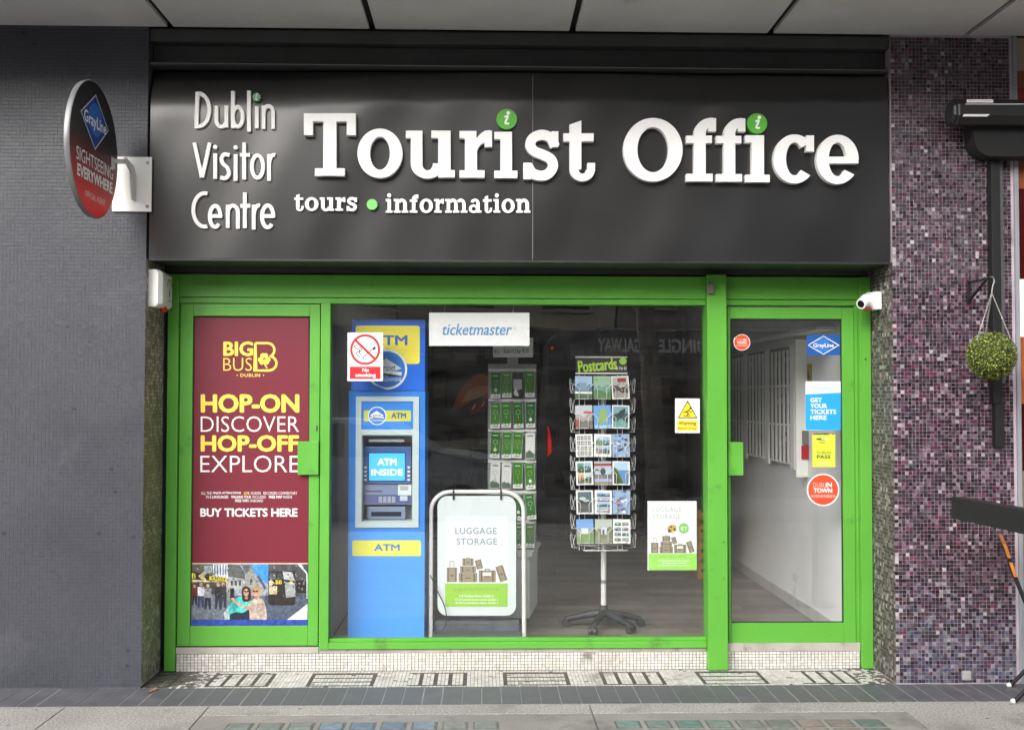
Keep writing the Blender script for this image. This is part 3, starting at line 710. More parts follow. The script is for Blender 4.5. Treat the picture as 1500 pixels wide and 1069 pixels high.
# ------------------------------------------------------------------ ATM
YA = .60
at = thing('cash_machine', 'tall blue cash machine cabinet standing in the shop window', 'cash machine', (XX(567, YA), YA+.2, ZI))
m_blue = M('atm_blue', (48, 132, 226), .35, var=.03, vs_=3)
m_blue2 = M('atm_bright_blue', (72, 156, 246), .35, var=.03, vs_=3)
m_atmgrey = M('atm_grey', (188, 206, 208), .4, var=.03)
ax0, ax1 = XX(510.5, YA), XX(622.5, YA)
build('plinth_panel', MB().box(ax0, ax1, YA, YA+.42, ZI, ZZ(778, YA), bev=.004), m_blue2, at)
zo1, zo0 = ZZ(604, YA)-0, ZZ(765, YA)
ix0, ix1, iz1, iz0 = XX(529, YA), XX(605, YA), ZZ(637, YA), ZZ(764, YA)
zb1 = ZZ(573, YA)
build('surround', MB().box(ax0, ix0-.0, YA, YA+.42, ZZ(778, YA)+.001, zb1, bev=.003), m_blue, at)
build('surround', MB().box(ix1, ax1, YA, YA+.42, ZZ(778, YA)+.001, zb1, bev=.003), m_blue, at)
build('surround', MB().box(ix0+.0005, ix1-.0005, YA+.0005, YA+.42, iz1, zb1, bev=.001), m_blue, at)
build('surround', MB().box(ix0+.0005, ix1-.0005, YA+.0005, YA+.42, ZZ(778, YA)+.001, iz0, bev=.001), m_blue, at)
# grey bezel ring
bx = (521, 613.5, 581, 772)
X0, X1, Z1, Z0 = XX(bx[0], YA), XX(bx[1], YA), ZZ(bx[2], YA), ZZ(bx[3], YA)
bz = MB().box(X0, ix0, YA-.008, YA-.0005, Z0, Z1).box(ix1, X1, YA-.008, YA-.0005, Z0, Z1).box(ix0+.0002, ix1-.0002, YA-.008, YA-.0005, iz1, ZZ(629, YA)).box(ix0+.0002, ix1-.0002, YA-.008, YA-.0005, Z0, iz0).box(ix0+.0002, ix1-.0002, YA-.008, YA-.0005, ZZ(588, YA), Z1)
build('bezel', bz, m_atmgrey, at)
# recess
rcs = MB().box(ix0, ix1, YA+.16, YA+.2, iz0, iz1, (168, 178, 180)).box(ix0-.002, ix0+.006, YA-.004, YA+.16, iz0, iz1, (176, 186, 188)).box(ix1-.006, ix1+.002, YA-.004, YA+.16, iz0, iz1, (176, 186, 188)).box(ix0+.007, ix1-.007, YA+.0, YA+.16, iz1-.006, iz1-.0005, (150, 158, 160)).box(ix0+.007, ix1-.007, YA+.0, YA+.16, iz0+.0005, iz0+.006, (190, 200, 202))
build('recess', rcs, m_print, at)
Ys = YA+.07
q = lambda px: XX(px, Ys)
zq = lambda py: ZZ(py, Ys)
mb = MB().box(q(532), q(602), Ys, Ys+.085, zq(708), zq(654), (78, 104, 158), bev=.006)
fa = build('fascia', mb, m_gloss_print, at)
p = Print(planeY(Ys-.0005)); p.rect(539, 662, 594, 705, (20, 50, 96)); build('screen_frame', p, m_gloss_print, fa)
m_scr = M('lit_screen', attr=True, rough=.2, emit=.55, var=.02)
p = Print(planeY(Ys-.0012)); p.rect(540.5, 663.5, 593, 703.5, (66, 160, 238)); p.text('ATM', 553, 671.5, 581, 681, (240, 246, 250), .045); p.text('INSIDE', 544, 687, 590, 696, (240, 246, 250), .028); build('screen', p, m_scr, fa)
for yy in (683, 689, 695, 701):
    for xx in (533.5, 597): build('side_key', MB().box(q(xx), q(xx+3.8), Ys-.008, Ys-.0005, zq(yy+2.8), zq(yy-.2), bev=.001), m_white, fa)
mb = MB()
mb.add([(q(531.5), Ys-.01, zq(738)), (q(603), Ys-.01, zq(738)), (q(602), Ys+.02, zq(708)), (q(532), Ys+.02, zq(708)), (q(531.5), Ys+.1, zq(738)), (q(603), Ys+.1, zq(738)), (q(602), Ys+.1, zq(708)), (q(532), Ys+.1, zq(708))], [(0, 1, 2, 3), (0, 4, 5, 1), (1, 5, 6, 2), (3, 7, 4, 0)], (100, 116, 152))
cs = build('console', mb, m_gloss_print, at)
p = Print(lambda u, v, l: (lambda t: (XX(u, Ys), Ys-.0112+.03*t-l, ZZ(v, Ys)))((738-v)/30))
p.rect(535, 718, 560, 720.5, (40, 50, 84)); p.rect(532.5, 724, 602, 736.5, (52, 66, 130)); p.rect(583, 709, 602.5, 725, (196, 208, 210)); p.rect(586, 712, 598, 718, (150, 160, 150)); p.rect(586, 726, 597, 733, (176, 190, 200))
for a in range(4):
    for b in range(3): p.rect(555+a*6.4, 727+b*3, 560+a*6.4, 729.4+b*3, (150, 158, 166), a+b > 0)
build('keypad', p, m_gloss_print, cs)
dsp = build('cash_dispenser', MB().box(q(538), q(594), Ys+.0, Ys+.09, zq(760), zq(741.5), (126, 142, 170), bev=.004), m_gloss_print, at)
build('cash_slot', MB().box(q(544), q(588), Ys-.003, Ys-.0005, zq(755.5), zq(749), (34, 36, 50)), m_gloss_print, dsp)
build('light_bar', MB().box(q(540), q(592), Ys-.012, Ys+.02, zq(647), zq(643), (214, 220, 222), bev=.002), m_gloss_print, at)
build('red_sticker', Print(planeY(YA+.1595)).rect(588, 648, 604, 650.5, (214, 90, 80)), m_print, at)
def euronet(p, cx, cy, r):
    p.ellipse(cx, cy, r, r, (50, 128, 220)); p.ring(cx, cy, r, r, r*.1, (236, 244, 250))
    p.poly([(cx-r*.8, cy-r*.05), (cx-r*.05, cy-r*.55), (cx+r*.72, cy-r*.05), (cx-r*.05, cy+r*.28)], (236, 242, 250))
    p.poly([(cx-r*.8, cy+r*.12), (cx-r*.4, cy+r*.12), (cx-r*.05, cy+r*.36), (cx+r*.35, cy+r*.12), (cx+r*.72, cy+r*.12), (cx+r*.72, cy+r*.3), (cx-r*.8, cy+r*.3)], (236, 242, 250))
    p.text('euronet', cx-r*.45, cy-r*.2, cx+r*.42, cy+r*.08, (70, 90, 130), .01)
    p.text('WORLDWIDE', cx-r*.72, cy+r*.42, cx+r*.72, cy+r*.58, (236, 242, 250), .02)
p = Print(planeY(YA-.0004)); p.rect(529, 588.5, 605, 628.5, (46, 134, 226)); p.rrect(533, 601, 602, 617, 2, (206, 206, 84)); euronet(p, 552.5, 609, 13.5); p.text('ATM', 573, 604.5, 595, 612.5, (52, 96, 150), .045); build('upper_label', p, m_print, at)
p = Print(planeY(YA-.0002)); p.rrect(516, 791, 616.5, 814, 3, (228, 226, 84)); p.text('ATM', 548, 796.5, 585.5, 806.5, (42, 120, 200), .05); build('yellow_label', p, m_print, at)
# header box
h0, h1 = XX(514, YA-.005), XX(622, YA-.005)
hb = build('header_box', MB().box(h0, h1, YA-.006, YA+.32, zb1+.002, ZZ(469, YA), bev=.004), M('header_blue', (38, 110, 226), .3, var=.03), at)
p = Print(planeY(YA-.0064)); p.rrect(521, 477, 615, 533, 4, (242, 230, 80)); euronet(p, 567, 541, 29.5)
p.poly([(515, 565), (515, 530), (540, 560), (570, 572), (515, 572)], (40, 112, 228)); p.text('ATM', 543, 491, 597, 505.5, (40, 100, 186), .05); build('header_print', p, m_print, hb)

# ------------------------------------------------------------------ swing A-board
YS = .66
ab = thing('swing_sign', 'white swinging pavement sign with luggage storage poster, standing inside the window beside the cash machine', 'sign', (XX(698, YS), YS, ZI))
path = [PX(633.5, 930, YS)]
xl, xr_, yt_ = 633.5, 765, 720
pp = [(xl-2.5, 934), (xl-2, 760)]+arcp(xl+27, 748, 29, 28, 180, 270, 8)+arcp(xr_-27, 748, 29, 28, 270, 360, 8)+[(xr_+2, 760), (xr_+3, 934)]
path = [(lambda t: (t[0], YS, t[1]))(PX(a, b, YS)) for a, b in pp]
path[0] = (path[0][0], YS, ZI+.002); path[-1] = (path[-1][0], YS, ZI+.002)
build('hoop_frame', MB().tube(path, .0135, 12), m_white, ab)
b0, b1 = XX(631.5, YS), XX(766, YS)
build('base', MB().box(b0+.012, b1-.012, YS-.13, YS+.16, ZI, ZI+.05, bev=.015).box(b0+.018, b1-.018, YS+.03, YS+.10, ZI+.03, ZZ(909, YS), bev=.02), M('rubber_base', (78, 84, 90), .6, var=.2, vs_=12), ab)
poly = rr(641, 726, 756, 901, 15, 7)
mb = MB().prism([(u, -v) for u, v in poly], lambda u, v: (lambda t: (t[0], YS-.008, t[1]))(PX(u, -v, YS)), lambda u, v: (lambda t: (t[0], YS+.008, t[1]))(PX(u, -v, YS)))
bd = build('swing_board', mb, M('white_board', (210, 220, 222), .35, var=.02), ab)
build('board_trim', MB().tube([(lambda t: (t[0], YS+.01, t[1]))(PX(u, v, YS)) for u, v in poly], .006, 8, closed=True), M('dark_trim', (24, 28, 28), .5), bd)
for xx in (664.5, 734): build('hook', MB().tube([(XX(xx, YS), YS-.012, ZZ(731, YS)), (XX(xx, YS), YS-.016, ZZ(726, YS)), (XX(xx, YS), YS-.014, ZZ(719, YS)), (XX(xx, YS), YS+.014, ZZ(717, YS))], .0065, 8), m_blackp, ab)
def suitcase(p, x0, y0, x1, y1, c=(150, 138, 114), d=(92, 82, 68), rot=0., handle=True):
    cx, cy = (x0+x1)/2, (y0+y1)/2; ca, sa = math.cos(rot), math.sin(rot)
    def rq(a0, b0, a1, b1, col):
        P = []
        for u, v in rc(a0, b0, a1, b1):
            dx, dy = u-cx, v-cy; P.append((cx+dx*ca-dy*sa, cy+dx*sa+dy*ca))
        p.poly(P, col)
    w_, h_ = x1-x0, y1-y0
    if handle: rq(x0+w_*.36, y0-h_*.14, x0+w_*.64, y0+.3, d); rq(x0+w_*.41, y0-h_*.08, x0+w_*.59, y0+.3, (226, 228, 222))
    rq(x0, y0, x1, y1, d); rq(x0+.6, y0+.6, x1-.6, y1-.6, c)
    rq(x0+w_*.12, y0, x0+w_*.2, y1, d); rq(x1-w_*.2, y0, x1-w_*.12, y1, d)
    rq(x0+w_*.35, y0+h_*.5, x0+w_*.65, y0+h_*.6, d)
def luggage(p, fx, fy, s):
    f = lambda u, v: (fx+(u-655)*s, fy+(v-815)*s)
    def sc(x0, y0, x1, y1, **k):
        a = f(x0, y0); b = f(x1, y1); suitcase(p, a[0], a[1], b[0], b[1], **k)
    for xx in (659, 665):
        a, b = f(xx, 821), f(xx, 832); p.line([a, b], .8*s, (110, 106, 100))
    a, b = f(658.6, 821.4), f(665.4, 821.4); p.line([a, b], .8*s, (110, 106, 100))
    sc(654.5, 831, 669.5, 852, handle=False); sc(672, 839, 699, 852, handle=False); sc(674, 829, 697, 838.5, handle=False); sc(677.5, 817.5, 693.5, 828)
    sc(697, 819.5, 706, 833, rot=-.25, handle=False); sc(701.5, 835, 726, 852); a, b = f(707, 838), f(719.5, 843); p.rect(a[0], a[1], b[0], b[1], (226, 228, 222)); sc(729, 828, 740, 851, rot=-.32, handle=False)
p = Print(planeY(YS-.0082)); p.rect(652, 755, 743.5, 888, (218, 226, 233))
p.text('LUGGAGE', 667, 772.5, 727.5, 782, (126, 142, 150), .012, spacing=1.1); p.text('STORAGE', 669, 788, 728, 797.5, (126, 142, 150), .012, spacing=1.1)
luggage(p, 655, 815, 1.0); p.rect(652, 854, 743.5, 888, (146, 200, 60)); p.text('DUBLIN VISITOR CENTRE', 664.5, 860.5, 731, 865.5, (120, 160, 70), .0, spacing=1.1)
p.text('118 Grafton Street, Dublin 2', 673, 870.5, 723, 874.5, (240, 246, 236), .015); p.text("17 O'Connell Street Lower, Dublin 1", 667, 876, 729, 879.5, (240, 246, 236), .015); p.text("38 O'Connell Street Upper, Dublin 1", 667, 881, 729, 884.5, (240, 246, 236), .015)
build('poster', p, m_print, bd)
cab = spline([(630, 842), (637, 855), (642, 868), (649, 882), (652.5, 893), (654, 903)])
tag(build('loose_cable', MB().tube([(lambda t: (t[0], YS-.03, t[1]))(PX(a, b, YS-.03)) for a, b in cab+[(653, 914), (648, 924)]]+[(XX(640, YS-.03), YS-.05, ZI+.06), (XX(634, YS), YS-.15, ZI+.004)], .0035, 6), m_blackp), 'thin black cable hanging in front of the luggage sign beside the cash machine', 'cable')

# ------------------------------------------------------------------ white pedestal and keyring display
YK = 1.10
pd = thing('white_pedestal', 'white wheeled display pedestal behind the luggage sign', 'pedestal', (XX(735, YK), YK+.28, ZI))
pd.rotation_euler.z = -.15
px0, px1 = XX(656, YK), XX(785, YK); zt = ZZ(808, YK)
m_ped = M('pedestal_white', (214, 218, 220), .45, var=.03)
build('cabinet', MB().box(px0, px1, YK, YK+.55, ZZ(904, YK), zt-.03, bev=.004), m_ped, pd)
build('top', MB().box(px0-.02, px1+.02, YK-.02, YK+.57, zt-.0295, zt, bev=.004), m_ped, pd)
for xx in (px0+.06, px1-.06):
    for yy in (YK+.06, YK+.49):
        build('caster', MB().cyl((xx-.012, yy, ZI+.028), (1, 0, 0), .028, .024, 14).box(xx-.016, xx+.016, yy-.016, yy+.016, ZI+.034, ZZ(904, YK)+.002), m_steel, pd)
YQ = YK+.10
kr = thing('keyring_rack', 'white pegboard rack of green carded keyrings on the white pedestal', 'display rack', (XX(750, YQ), YQ+.1, zt))
m_peg = M('pegboard_white', (140, 144, 142), .5, var=.06)
build('back_panel', MB().box(XX(714.5, YQ), XX(786, YQ), YQ+.03, YQ+.055, zt, ZZ(533, YQ), bev=.003), m_peg, kr)
build('base_foot', MB().box(XX(716, YQ), XX(784, YQ), YQ+.02, YQ+.25, zt, zt+.02, bev=.003), m_peg, kr)
for yy in (542, 586, 630.5, 675.5, 720.5, 764):
    build('rail', MB().box(XX(715, YQ), XX(785.5, YQ), YQ+.012, YQ+.0295, ZZ(yy+2, YQ), ZZ(yy-2, YQ), bev=.002), m_white, kr)
build('sign_neck', MB().box(XX(743, YQ), XX(759, YQ), YQ+.032, YQ+.05, ZZ(533, YQ)+.0005, ZZ(523, YQ)), m_peg, kr)
hs_ = build('header_card', MB().box(XX(722, YQ), XX(781, YQ), YQ+.03, YQ+.045, ZZ(523, YQ)+.0005, ZZ(494, YQ)), m_white, kr)
p = Print(planeY(YQ+.0298)); p.text('€5.-', 724, 512, 733, 518, (70, 90, 84), .02); p.text('Each', 738, 511.5, 747, 517.5, (70, 90, 84), .01); p.text('or', 748.5, 511, 753, 516.5, (150, 170, 40), .02); p.text('3 for', 754, 511, 763, 517.5, (70, 90, 84), .01); p.text('€10', 765, 509.5, 774.5, 517, (90, 130, 40), .02); build('print', p, m_print, hs_)
p = Print(planeY(YQ+.0295)); p.text('Keyrings "5" or 3 for "10"', 724, 534.5, 779, 537.5, (70, 74, 74), .01); build('strip_print', p, m_print, kr)
cols = [(717.7, 733.2), (734.2, 749.6), (751.2, 766.6), (769, 784)]
rowy = [(544, 582.5), (588.5, 626.5), (632.5, 671), (677.5, 716), (722.5, 761), (766, 802)]
krn = random.Random(23)
rn_ = ('top', 'second', 'third', 'fourth', 'fifth', 'bottom'); cn_ = ('first', 'second', 'third', 'fourth')
for j, (a, b) in enumerate(rowy):
    for i, (x0, x1) in enumerate(cols):
        kind = 'green'
        if (j, i) == (0, 2): kind = 'black'
        if (j, i) in ((2, 3), (3, 0), (3, 1)): kind = 'white'
        dx, dy = krn.uniform(-.8, .8), krn.uniform(-1, 1); rot = krn.gauss(0, .04); Yc = YQ-.012-krn.uniform(0, .012)
        cx, cy = (x0+x1)/2+dx, (a+b)/2+dy; ca, sa = math.cos(rot), math.sin(rot)
        def mp(u, v, l, cx=cx, cy=cy, ca=ca, sa=sa, Yc=Yc):
            ddx, ddy = u-cx, v-cy; X_, Z_ = PX(cx+ddx*ca-ddy*sa, cy+ddx*sa+ddy*ca, Yc); return (X_, Yc-l, Z_)
        p = Print(mp); w2, h2 = (x1-x0)/2-.6, (b-a)/2
        pts = [(cx-w2, cy-h2+2), (cx-w2+1.5, cy-h2), (cx+w2-1.5, cy-h2), (cx+w2, cy-h2+2), (cx+w2, cy+h2), (cx-w2, cy+h2)]
        F = [mp(u, v, 0) for u, v in pts[::-1]]; B = [(q_[0], q_[1]+.004, q_[2]) for q_ in F]; n_ = 6
        base = {'green': (222, 226, 222), 'black': (36, 36, 40), 'white': (222, 224, 222)}[kind]
        p.add(F+B, [tuple(range(6)), tuple(range(6, 12))[::-1]]+[(k, (k+1) % 6, 6+(k+1) % 6, 6+k)[::-1] for k in range(6)], base)
        g_ = krn.choice([(46, 112, 40), (62, 126, 40), (38, 98, 46), (44, 108, 36), (74, 130, 52)])
        if kind == 'green':
            bt = cy+h2*.66; zig = [(cx-w2+.3, cy-h2+.6), (cx+w2-.3, cy-h2+.6), (cx+w2-.3, bt)]
            for k in range(6): zig.append((cx+w2-.3-(k+.5)*(2*w2-.6)/6, bt+(1.8 if k % 2 else -.6)))
            zig.append((cx-w2+.3, bt)); p.poly(zig, g_); p.rect(cx-w2*.6, cy-h2+5, cx+w2*.5, cy-h2+6.2, (196, 216, 190)); p.rect(cx-w2*.5, bt+3, cx+w2*.6, bt+4.2, (120, 120, 118))
        elif kind == 'white':
            p.rect(cx-w2*.6, cy-h2+4, cx+w2*.6, cy-h2+5.5, (60, 60, 62)); p.poly([(cx-w2+.5, cy+h2-9), (cx-1, cy+h2-13), (cx+w2-.5, cy+h2-7), (cx+w2-.5, cy+h2-1), (cx-w2+.5, cy+h2-1)], (90, 110, 90))
        else:
            p.rect(cx-w2+.8, cy-h2*.45, cx+w2-.8, cy+h2*.3, (176, 178, 178)); p.ellipse(cx-1, cy+h2*.55, w2*.7, h2*.28, (214, 214, 212)); p.poly([(cx-2, cy+h2*.3), (cx+w2, cy+h2*.45), (cx+2, cy+h2*.8)], (70, 60, 60))
        ringc = krn.choice([(184, 196, 184), (150, 164, 150), (170, 160, 100)])
        p.ring(cx, cy-h2*.22, 3.4, 3.4, .6, ringc, 18); p.line([(cx, cy+h2*.05), (cx+.3, cy+h2*.3)], .8, ringc)
        if krn.random() < .6: p.ellipse(cx, cy+h2*.38, 2.4, 2.6, krn.choice([(190, 196, 196), (210, 206, 190), (120, 90, 70), (230, 232, 232)]), 14)
        X_, Z_ = PX(cx, cy-h2+2, Yc); p.tube([(X_, Yc-.02, Z_+.006), (X_, YQ+.013, Z_)], .0025, 6, (170, 172, 174))
        side = ('leftmost', 'second from left', 'third from left', 'rightmost')[i]
        lab = {'green': 'green carded keyring in the %s row of the keyring rack, %s', 'black': 'black carded keyring in the %s row of the keyring rack, %s', 'white': 'white carded keyring in the %s row of the keyring rack, %s'}[kind] % (rn_[j], side)
        tag(build('keyring_card', p, m_gloss_print), lab, 'keyring', 'carded keyrings on the rack')

# ------------------------------------------------------------------ postcard spinner
YR = 1.02; YC = .86
sp = thing('postcard_stand', 'white wire revolving postcard stand on a black wheeled base', 'postcard stand', (XX(884, YR), YR, ZI))
cxs = XX(884, YR)
m_wire = M('white_wire', (216, 218, 218), .4, var=.03)
zr0 = ZZ(806, YR)
build('pole', MB().cyl((cxs, YR, ZZ(893, YR)), (0, 0, 1), .018, ZZ(540, YR)-ZZ(893, YR), 18), m_wire, sp)
build('pole_collar', MB().cyl((cxs, YR, ZZ(854, YR)), (0, 0, 1), .0195, .022, 18), m_steel, sp)
m_base = M('caster_black', (44, 46, 48), .5, var=.2, vs_=20)
hub = build('hub', MB().cyl((cxs, YR, ZI+.075), (0, 0, 1), .04, .075, 16, r2=.026), m_base, sp)
for a in (248, 308, 8, 172, 90):
    ca, sa = math.cos(R(a)), math.sin(R(a)); r_ = .255
    P = [(cxs+ca*t*r_, YR+sa*t*r_, ZI+.10-.032*t-.02*t*t) for t in (0.08, .3, .55, .8, 1.0)]
    build('base_arm', MB().tube(P, [.027, .025, .023, .021, .018], 10), m_base, sp)
    ex, ey = cxs+ca*r_, YR+sa*r_
    mb = MB(); t_ = Vector((-sa, ca, 0))
    for s_ in (-1, 1): mb.cyl(Vector((ex, ey, ZI+.026))+t_*(.006*s_ if s_ > 0 else -.026), t_, .026, .020, 16)
    mb.ell((ex, ey, ZI+.036), (.02, .02, .024), 10, 8)
    build('caster', mb, m_base, sp)
rack = MB(); wr = .0022
def w3(*pts): rack.tube([(lambda t: (t[0], y_, t[1]))(PX(a, b, y_)) for a, b, y_ in pts], wr, 5)
for c in (848.5, 856.5, 877, 884, 904.5, 911.5): w3((c, 546, YC+.02), (c, 806, YC+.02))
for yy in (545, 806):
    z = ZZ(yy, YC+.02, 884)
    hw = (XX(917, YC)-XX(852, YC))/2
    rack.tube([(cxs-hw, YC+.02, z), (cxs+hw, YC+.02, z), (cxs+hw, 2*YR-YC-.02, z), (cxs-hw, 2*YR-YC-.02, z)], .0035, 6, closed=True)
    rack.tube([(cxs-hw, YC+.02, z), (cxs+hw, 2*YR-YC-.02, z)], .003, 6); rack.tube([(cxs+hw, YC+.02, z), (cxs-hw, 2*YR-YC-.02, z)], .003, 6)
wy = [556, 584.5, 613, 641, 669, 697, 726, 754, 782]
for k, yy in enumerate(wy):
    o = k*.15
    for sgn, ex in ((-1, 834.5+o), (1, 930.5+o)):
        for dyy, dep in ((0, YC+.06), (0, YC+.17)):
            w3((ex-sgn*13, yy+20, dep), (ex-sgn*1.5, yy+19.5, dep), (ex, yy+1, dep), (ex-sgn*7, yy+1, dep), (ex-sgn*2.5, yy+19.5, dep))
        w3((ex, yy+1, YC+.06), (ex, yy+1, YC+.17)); w3((ex-sgn*1.5, yy+19.5, YC+.06), (ex-sgn*1.5, yy+19.5, YC+.17))
rows = [(550.6, 584.5), (593.5, 627.5), (635.7, 669), (675.5, 710), (718, 752.5), (760.5, 795.5)]
colx = [(842.5, 867.5), (869.5, 894.8), (896, 921.5)]
for j, (a, b) in enumerate(rows):
    for (x0, x1) in colx:
        o = j*.4
        w3((x0-1+o, a+12, YC-.02), (x0+6+o, a+19, YC-.028), (x0+6+o, b, YC-.028), (x0+6+o, b+.5, YC+.02)); w3((x1+1+o, a+12, YC-.02), (x1-6+o, a+19, YC-.028), (x1-6+o, b, YC-.028), (x1-6+o, b+.5, YC+.02))
        w3((x0+6+o, b-.3, YC-.028), (x1-6+o, b-.3, YC-.028)); w3((x0-1+o, a+12, YC-.02), (x0-1+o, a+14, YC+.02)); w3((x1+1+o, a+12, YC-.02), (x1+1+o, a+14, YC+.02))
tag(build('wire_rack', rack, m_wire, sp), kind=None)
hc = build('header_board', MB().box(XX(844, YC), XX(918.5, YC), YC, YC+.012, ZZ(548.5, YC), ZZ(522.5, YC), (40, 42, 40)), m_print, sp)
build('header_channel', MB().box(XX(843, YC), XX(919, YC), YC-.004, YC+.016, ZZ(547.5, YC), ZZ(545.5, YC)).box(XX(843, YC), XX(919, YC), YC-.004, YC+.016, ZZ(523.5, YC), ZZ(521.8, YC)), m_wire, hc)
p = Print(planeY(YC-.0004)); p.text('Postcards', 846.5, 526, 904, 543.5, (176, 214, 64), .035, rot=-.09); p.ellipse(912.5, 529, 5.4, 5, (150, 206, 60)); p.text('or 3 for €1', 902, 536.5, 917.5, 541.5, (226, 228, 226), .02); build('header_print', p, m_print, hc)
# side cards seen edge-on
for sgn, sx, word_ in ((-1, 838, 'left'), (1, 926.5, 'right')):
    for k in range(0, 9):
        X_, Z1_ = PX(sx+k*.15, wy[k]-2, YC+.1); _, Z0_ = PX(sx+k*.15, wy[k]+18, YC+.1)
        mb = MB(); tx = .012*sgn
        mb.add([(X_+tx, YC+.07, Z1_), (X_+tx+.002, YC+.07, Z1_), (X_+tx+.002, YC+.165, Z1_), (X_+tx, YC+.165, Z1_), (X_-tx, YC+.07, Z0_), (X_-tx+.002, YC+.07, Z0_), (X_-tx+.002, YC+.165, Z0_), (X_-tx, YC+.165, Z0_)],
               [(0, 1, 2, 3), (7, 6, 5, 4), (0, 4, 5, 1), (1, 5, 6, 2), (2, 6, 7, 3), (3, 7, 4, 0)], (188, 192, 190))
        tag(build('postcard', mb, m_print), 'postcard seen edge-on in the %s wing of the revolving stand, %s from the top' % (word_, ('first', 'second', 'third', 'fourth', 'fifth', 'sixth', 'seventh', 'eighth', 'ninth')[k]), 'postcard', 'postcards in the revolving stand')
crn = random.Random(31)
def card(j, i):
    a, b = rows[j]; x0, x1 = colx[i]; o = j*.4; x0 += o; x1 += o
    tl = crn.uniform(-.012, .012); Yc = YC-.006; rot = crn.gauss(0, .02); cx, cy = (x0+x1)/2, (a+b)/2; ca, sa = math.cos(rot), math.sin(rot)
    def mp(u, v, l):
        dx, dy = u-cx, v-cy; X_, Z_ = PX(cx+dx*ca-dy*sa, cy+dx*sa+dy*ca, Yc); return (X_, Yc-l+(.5-(v-a)/(b-a))*.03, Z_)
    p = Print(mp); F = [mp(u, v, 0) for u, v in ((x0, b), (x1, b), (x1, a), (x0, a))]; B = [(q_[0], q_[1]+.004, q_[2]) for q_ in F]
    p.add(F+B, [(0, 1, 2, 3), (7, 6, 5, 4), (0, 4, 5, 1), (1, 5, 6, 2), (2, 6, 7, 3), (3, 7, 4, 0)], (232, 234, 234))
    X0_, X1_, A_, B_ = x0, x1, a, b
    def scene_(x0, y0, x1, y1, pal_):
        h_ = y1-y0; p.rect(x0, y0, x1, y1, pal_[0])
        pts = [(x0, y1)]+[(x0+(x1-x0)*t/6, y0+h_*(.42+crn.uniform(-.13, .13))) for t in range(7)]+[(x1, y1)]; p.poly(pts, pal_[1])
        pts = [(x0, y1)]+[(x0+(x1-x0)*t/5, y0+h_*(.68+crn.uniform(-.14, .14))) for t in range(6)]+[(x1, y1)]; p.poly(pts, pal_[2])
        for _ in range(16):
            u = crn.uniform(x0, x1-3); v = crn.uniform(y0+h_*.2, y1-1.2); t_ = crn.uniform(.7, 1.25); p.rect(u, v, u+crn.uniform(.8, 3), v+crn.uniform(.4, 1.2), tuple(min(255, q_*t_) for q_ in pal_[1 if v < y0+h_*.6 else 2]), _ > 0)
        for _ in range(5):
            u = crn.uniform(x0+1, x1-2); v = crn.uniform(y0+h_*.45, y1-2); p.rect(u, v, u+crn.uniform(.6, 1.4), v+crn.uniform(.5, 1.2), crn.choice([(230, 226, 220), (60, 60, 60), (180, 90, 70)]), _ > 0)
    SEA = ((166, 196, 226), (92, 130, 160), (70, 104, 74)); GRN = ((190, 208, 226), (108, 140, 96), (84, 122, 56)); CITY = ((176, 188, 204), (120, 118, 120), (150, 130, 116)); DRK = ((92, 110, 118), (52, 62, 66), (90, 96, 92)); DSK = ((150, 170, 210), (206, 196, 170), (96, 110, 140))
    nm = None
    def frame(m_=1.8): return x0+m_, a+m_, x1-m_, b-m_
    k = (j, i)
    if k == (0, 0): scene_(x0, a, x1, b, SEA); p.rect(x0, b-11, x1, b-8, (232, 234, 234)); p.rect(x0+6, a+10, x1-8, a+21, (126, 156, 186)); nm = 'postcard of pale blue sea views with a white band'
    elif k == (0, 1): scene_(x0, a, x1, b, ((150, 186, 160), (120, 160, 150), (84, 130, 80))); p.ellipse(x0+4, a+6, 2.2, 2.2, (120, 190, 50), 10); nm = 'soft green coastal postcard with a small green badge'
    elif k == (0, 2): scene_(*frame(), ((180, 176, 172), (70, 62, 62), (150, 146, 142))); p.rect(x0+9, a+3.5, x1-4, a+9, (150, 40, 44)); nm = 'tilted postcard of a black and white street with red sign'
    elif k == (1, 0): scene_(x0, a, x1, b, ((190, 196, 200), (168, 160, 158), (120, 116, 112))); p.rect(x0+12, a+9, x1-1, a+12, (196, 70, 84)); p.rect(x0, b-13, x0+4, b-3, (170, 60, 60)); nm = 'grey city street postcard with pinkish red shopfronts'
    elif k == (1, 1):
        p.rect(x0, a, x1, b, (104, 158, 216)); p.poly(spline([(x0+9, a+10), (x0+12, a+5), (x0+17, a+5), (x0+19.5, a+9), (x0+18, a+14), (x0+19, a+20), (x0+15, a+25), (x0+9, a+27), (x0+6.5, a+22), (x0+8, a+17), (x0+7, a+13), (x0+9, a+10)], 4), (140, 176, 92)); p.text('IRELAND', x0+2, b-5, x1-2, b-1.5, (226, 236, 246), .02); nm = 'blue map postcard showing a green island'
    elif k == (1, 2): scene_(*frame(), ((120, 160, 176), (52, 84, 88), (110, 160, 160))); p.poly([(x0+5, a+16), (x0+12, a+8), (x0+19, a+4), (x0+20, a+9), (x0+14, a+18)], (44, 66, 66)); nm = 'white bordered postcard of a dark rock peak over teal water'
    elif k == (2, 0):
        p.rect(*frame(1.5), (214, 216, 214))
        for r_ in range(4):
            for c_ in range(4): p.rect(x0+2.6+c_*5.2, a+3+r_*7.4, x0+6.4+c_*5.2, a+8.4+r_*7.4, crn.choice([(96, 96, 96), (140, 138, 134), (120, 124, 120)]), r_+c_ > 0); p.rect(x0+3.5+c_*5.2, a+4.6+r_*7.4, x0+5.5+c_*5.2, a+7+r_*7.4, (206, 206, 202))
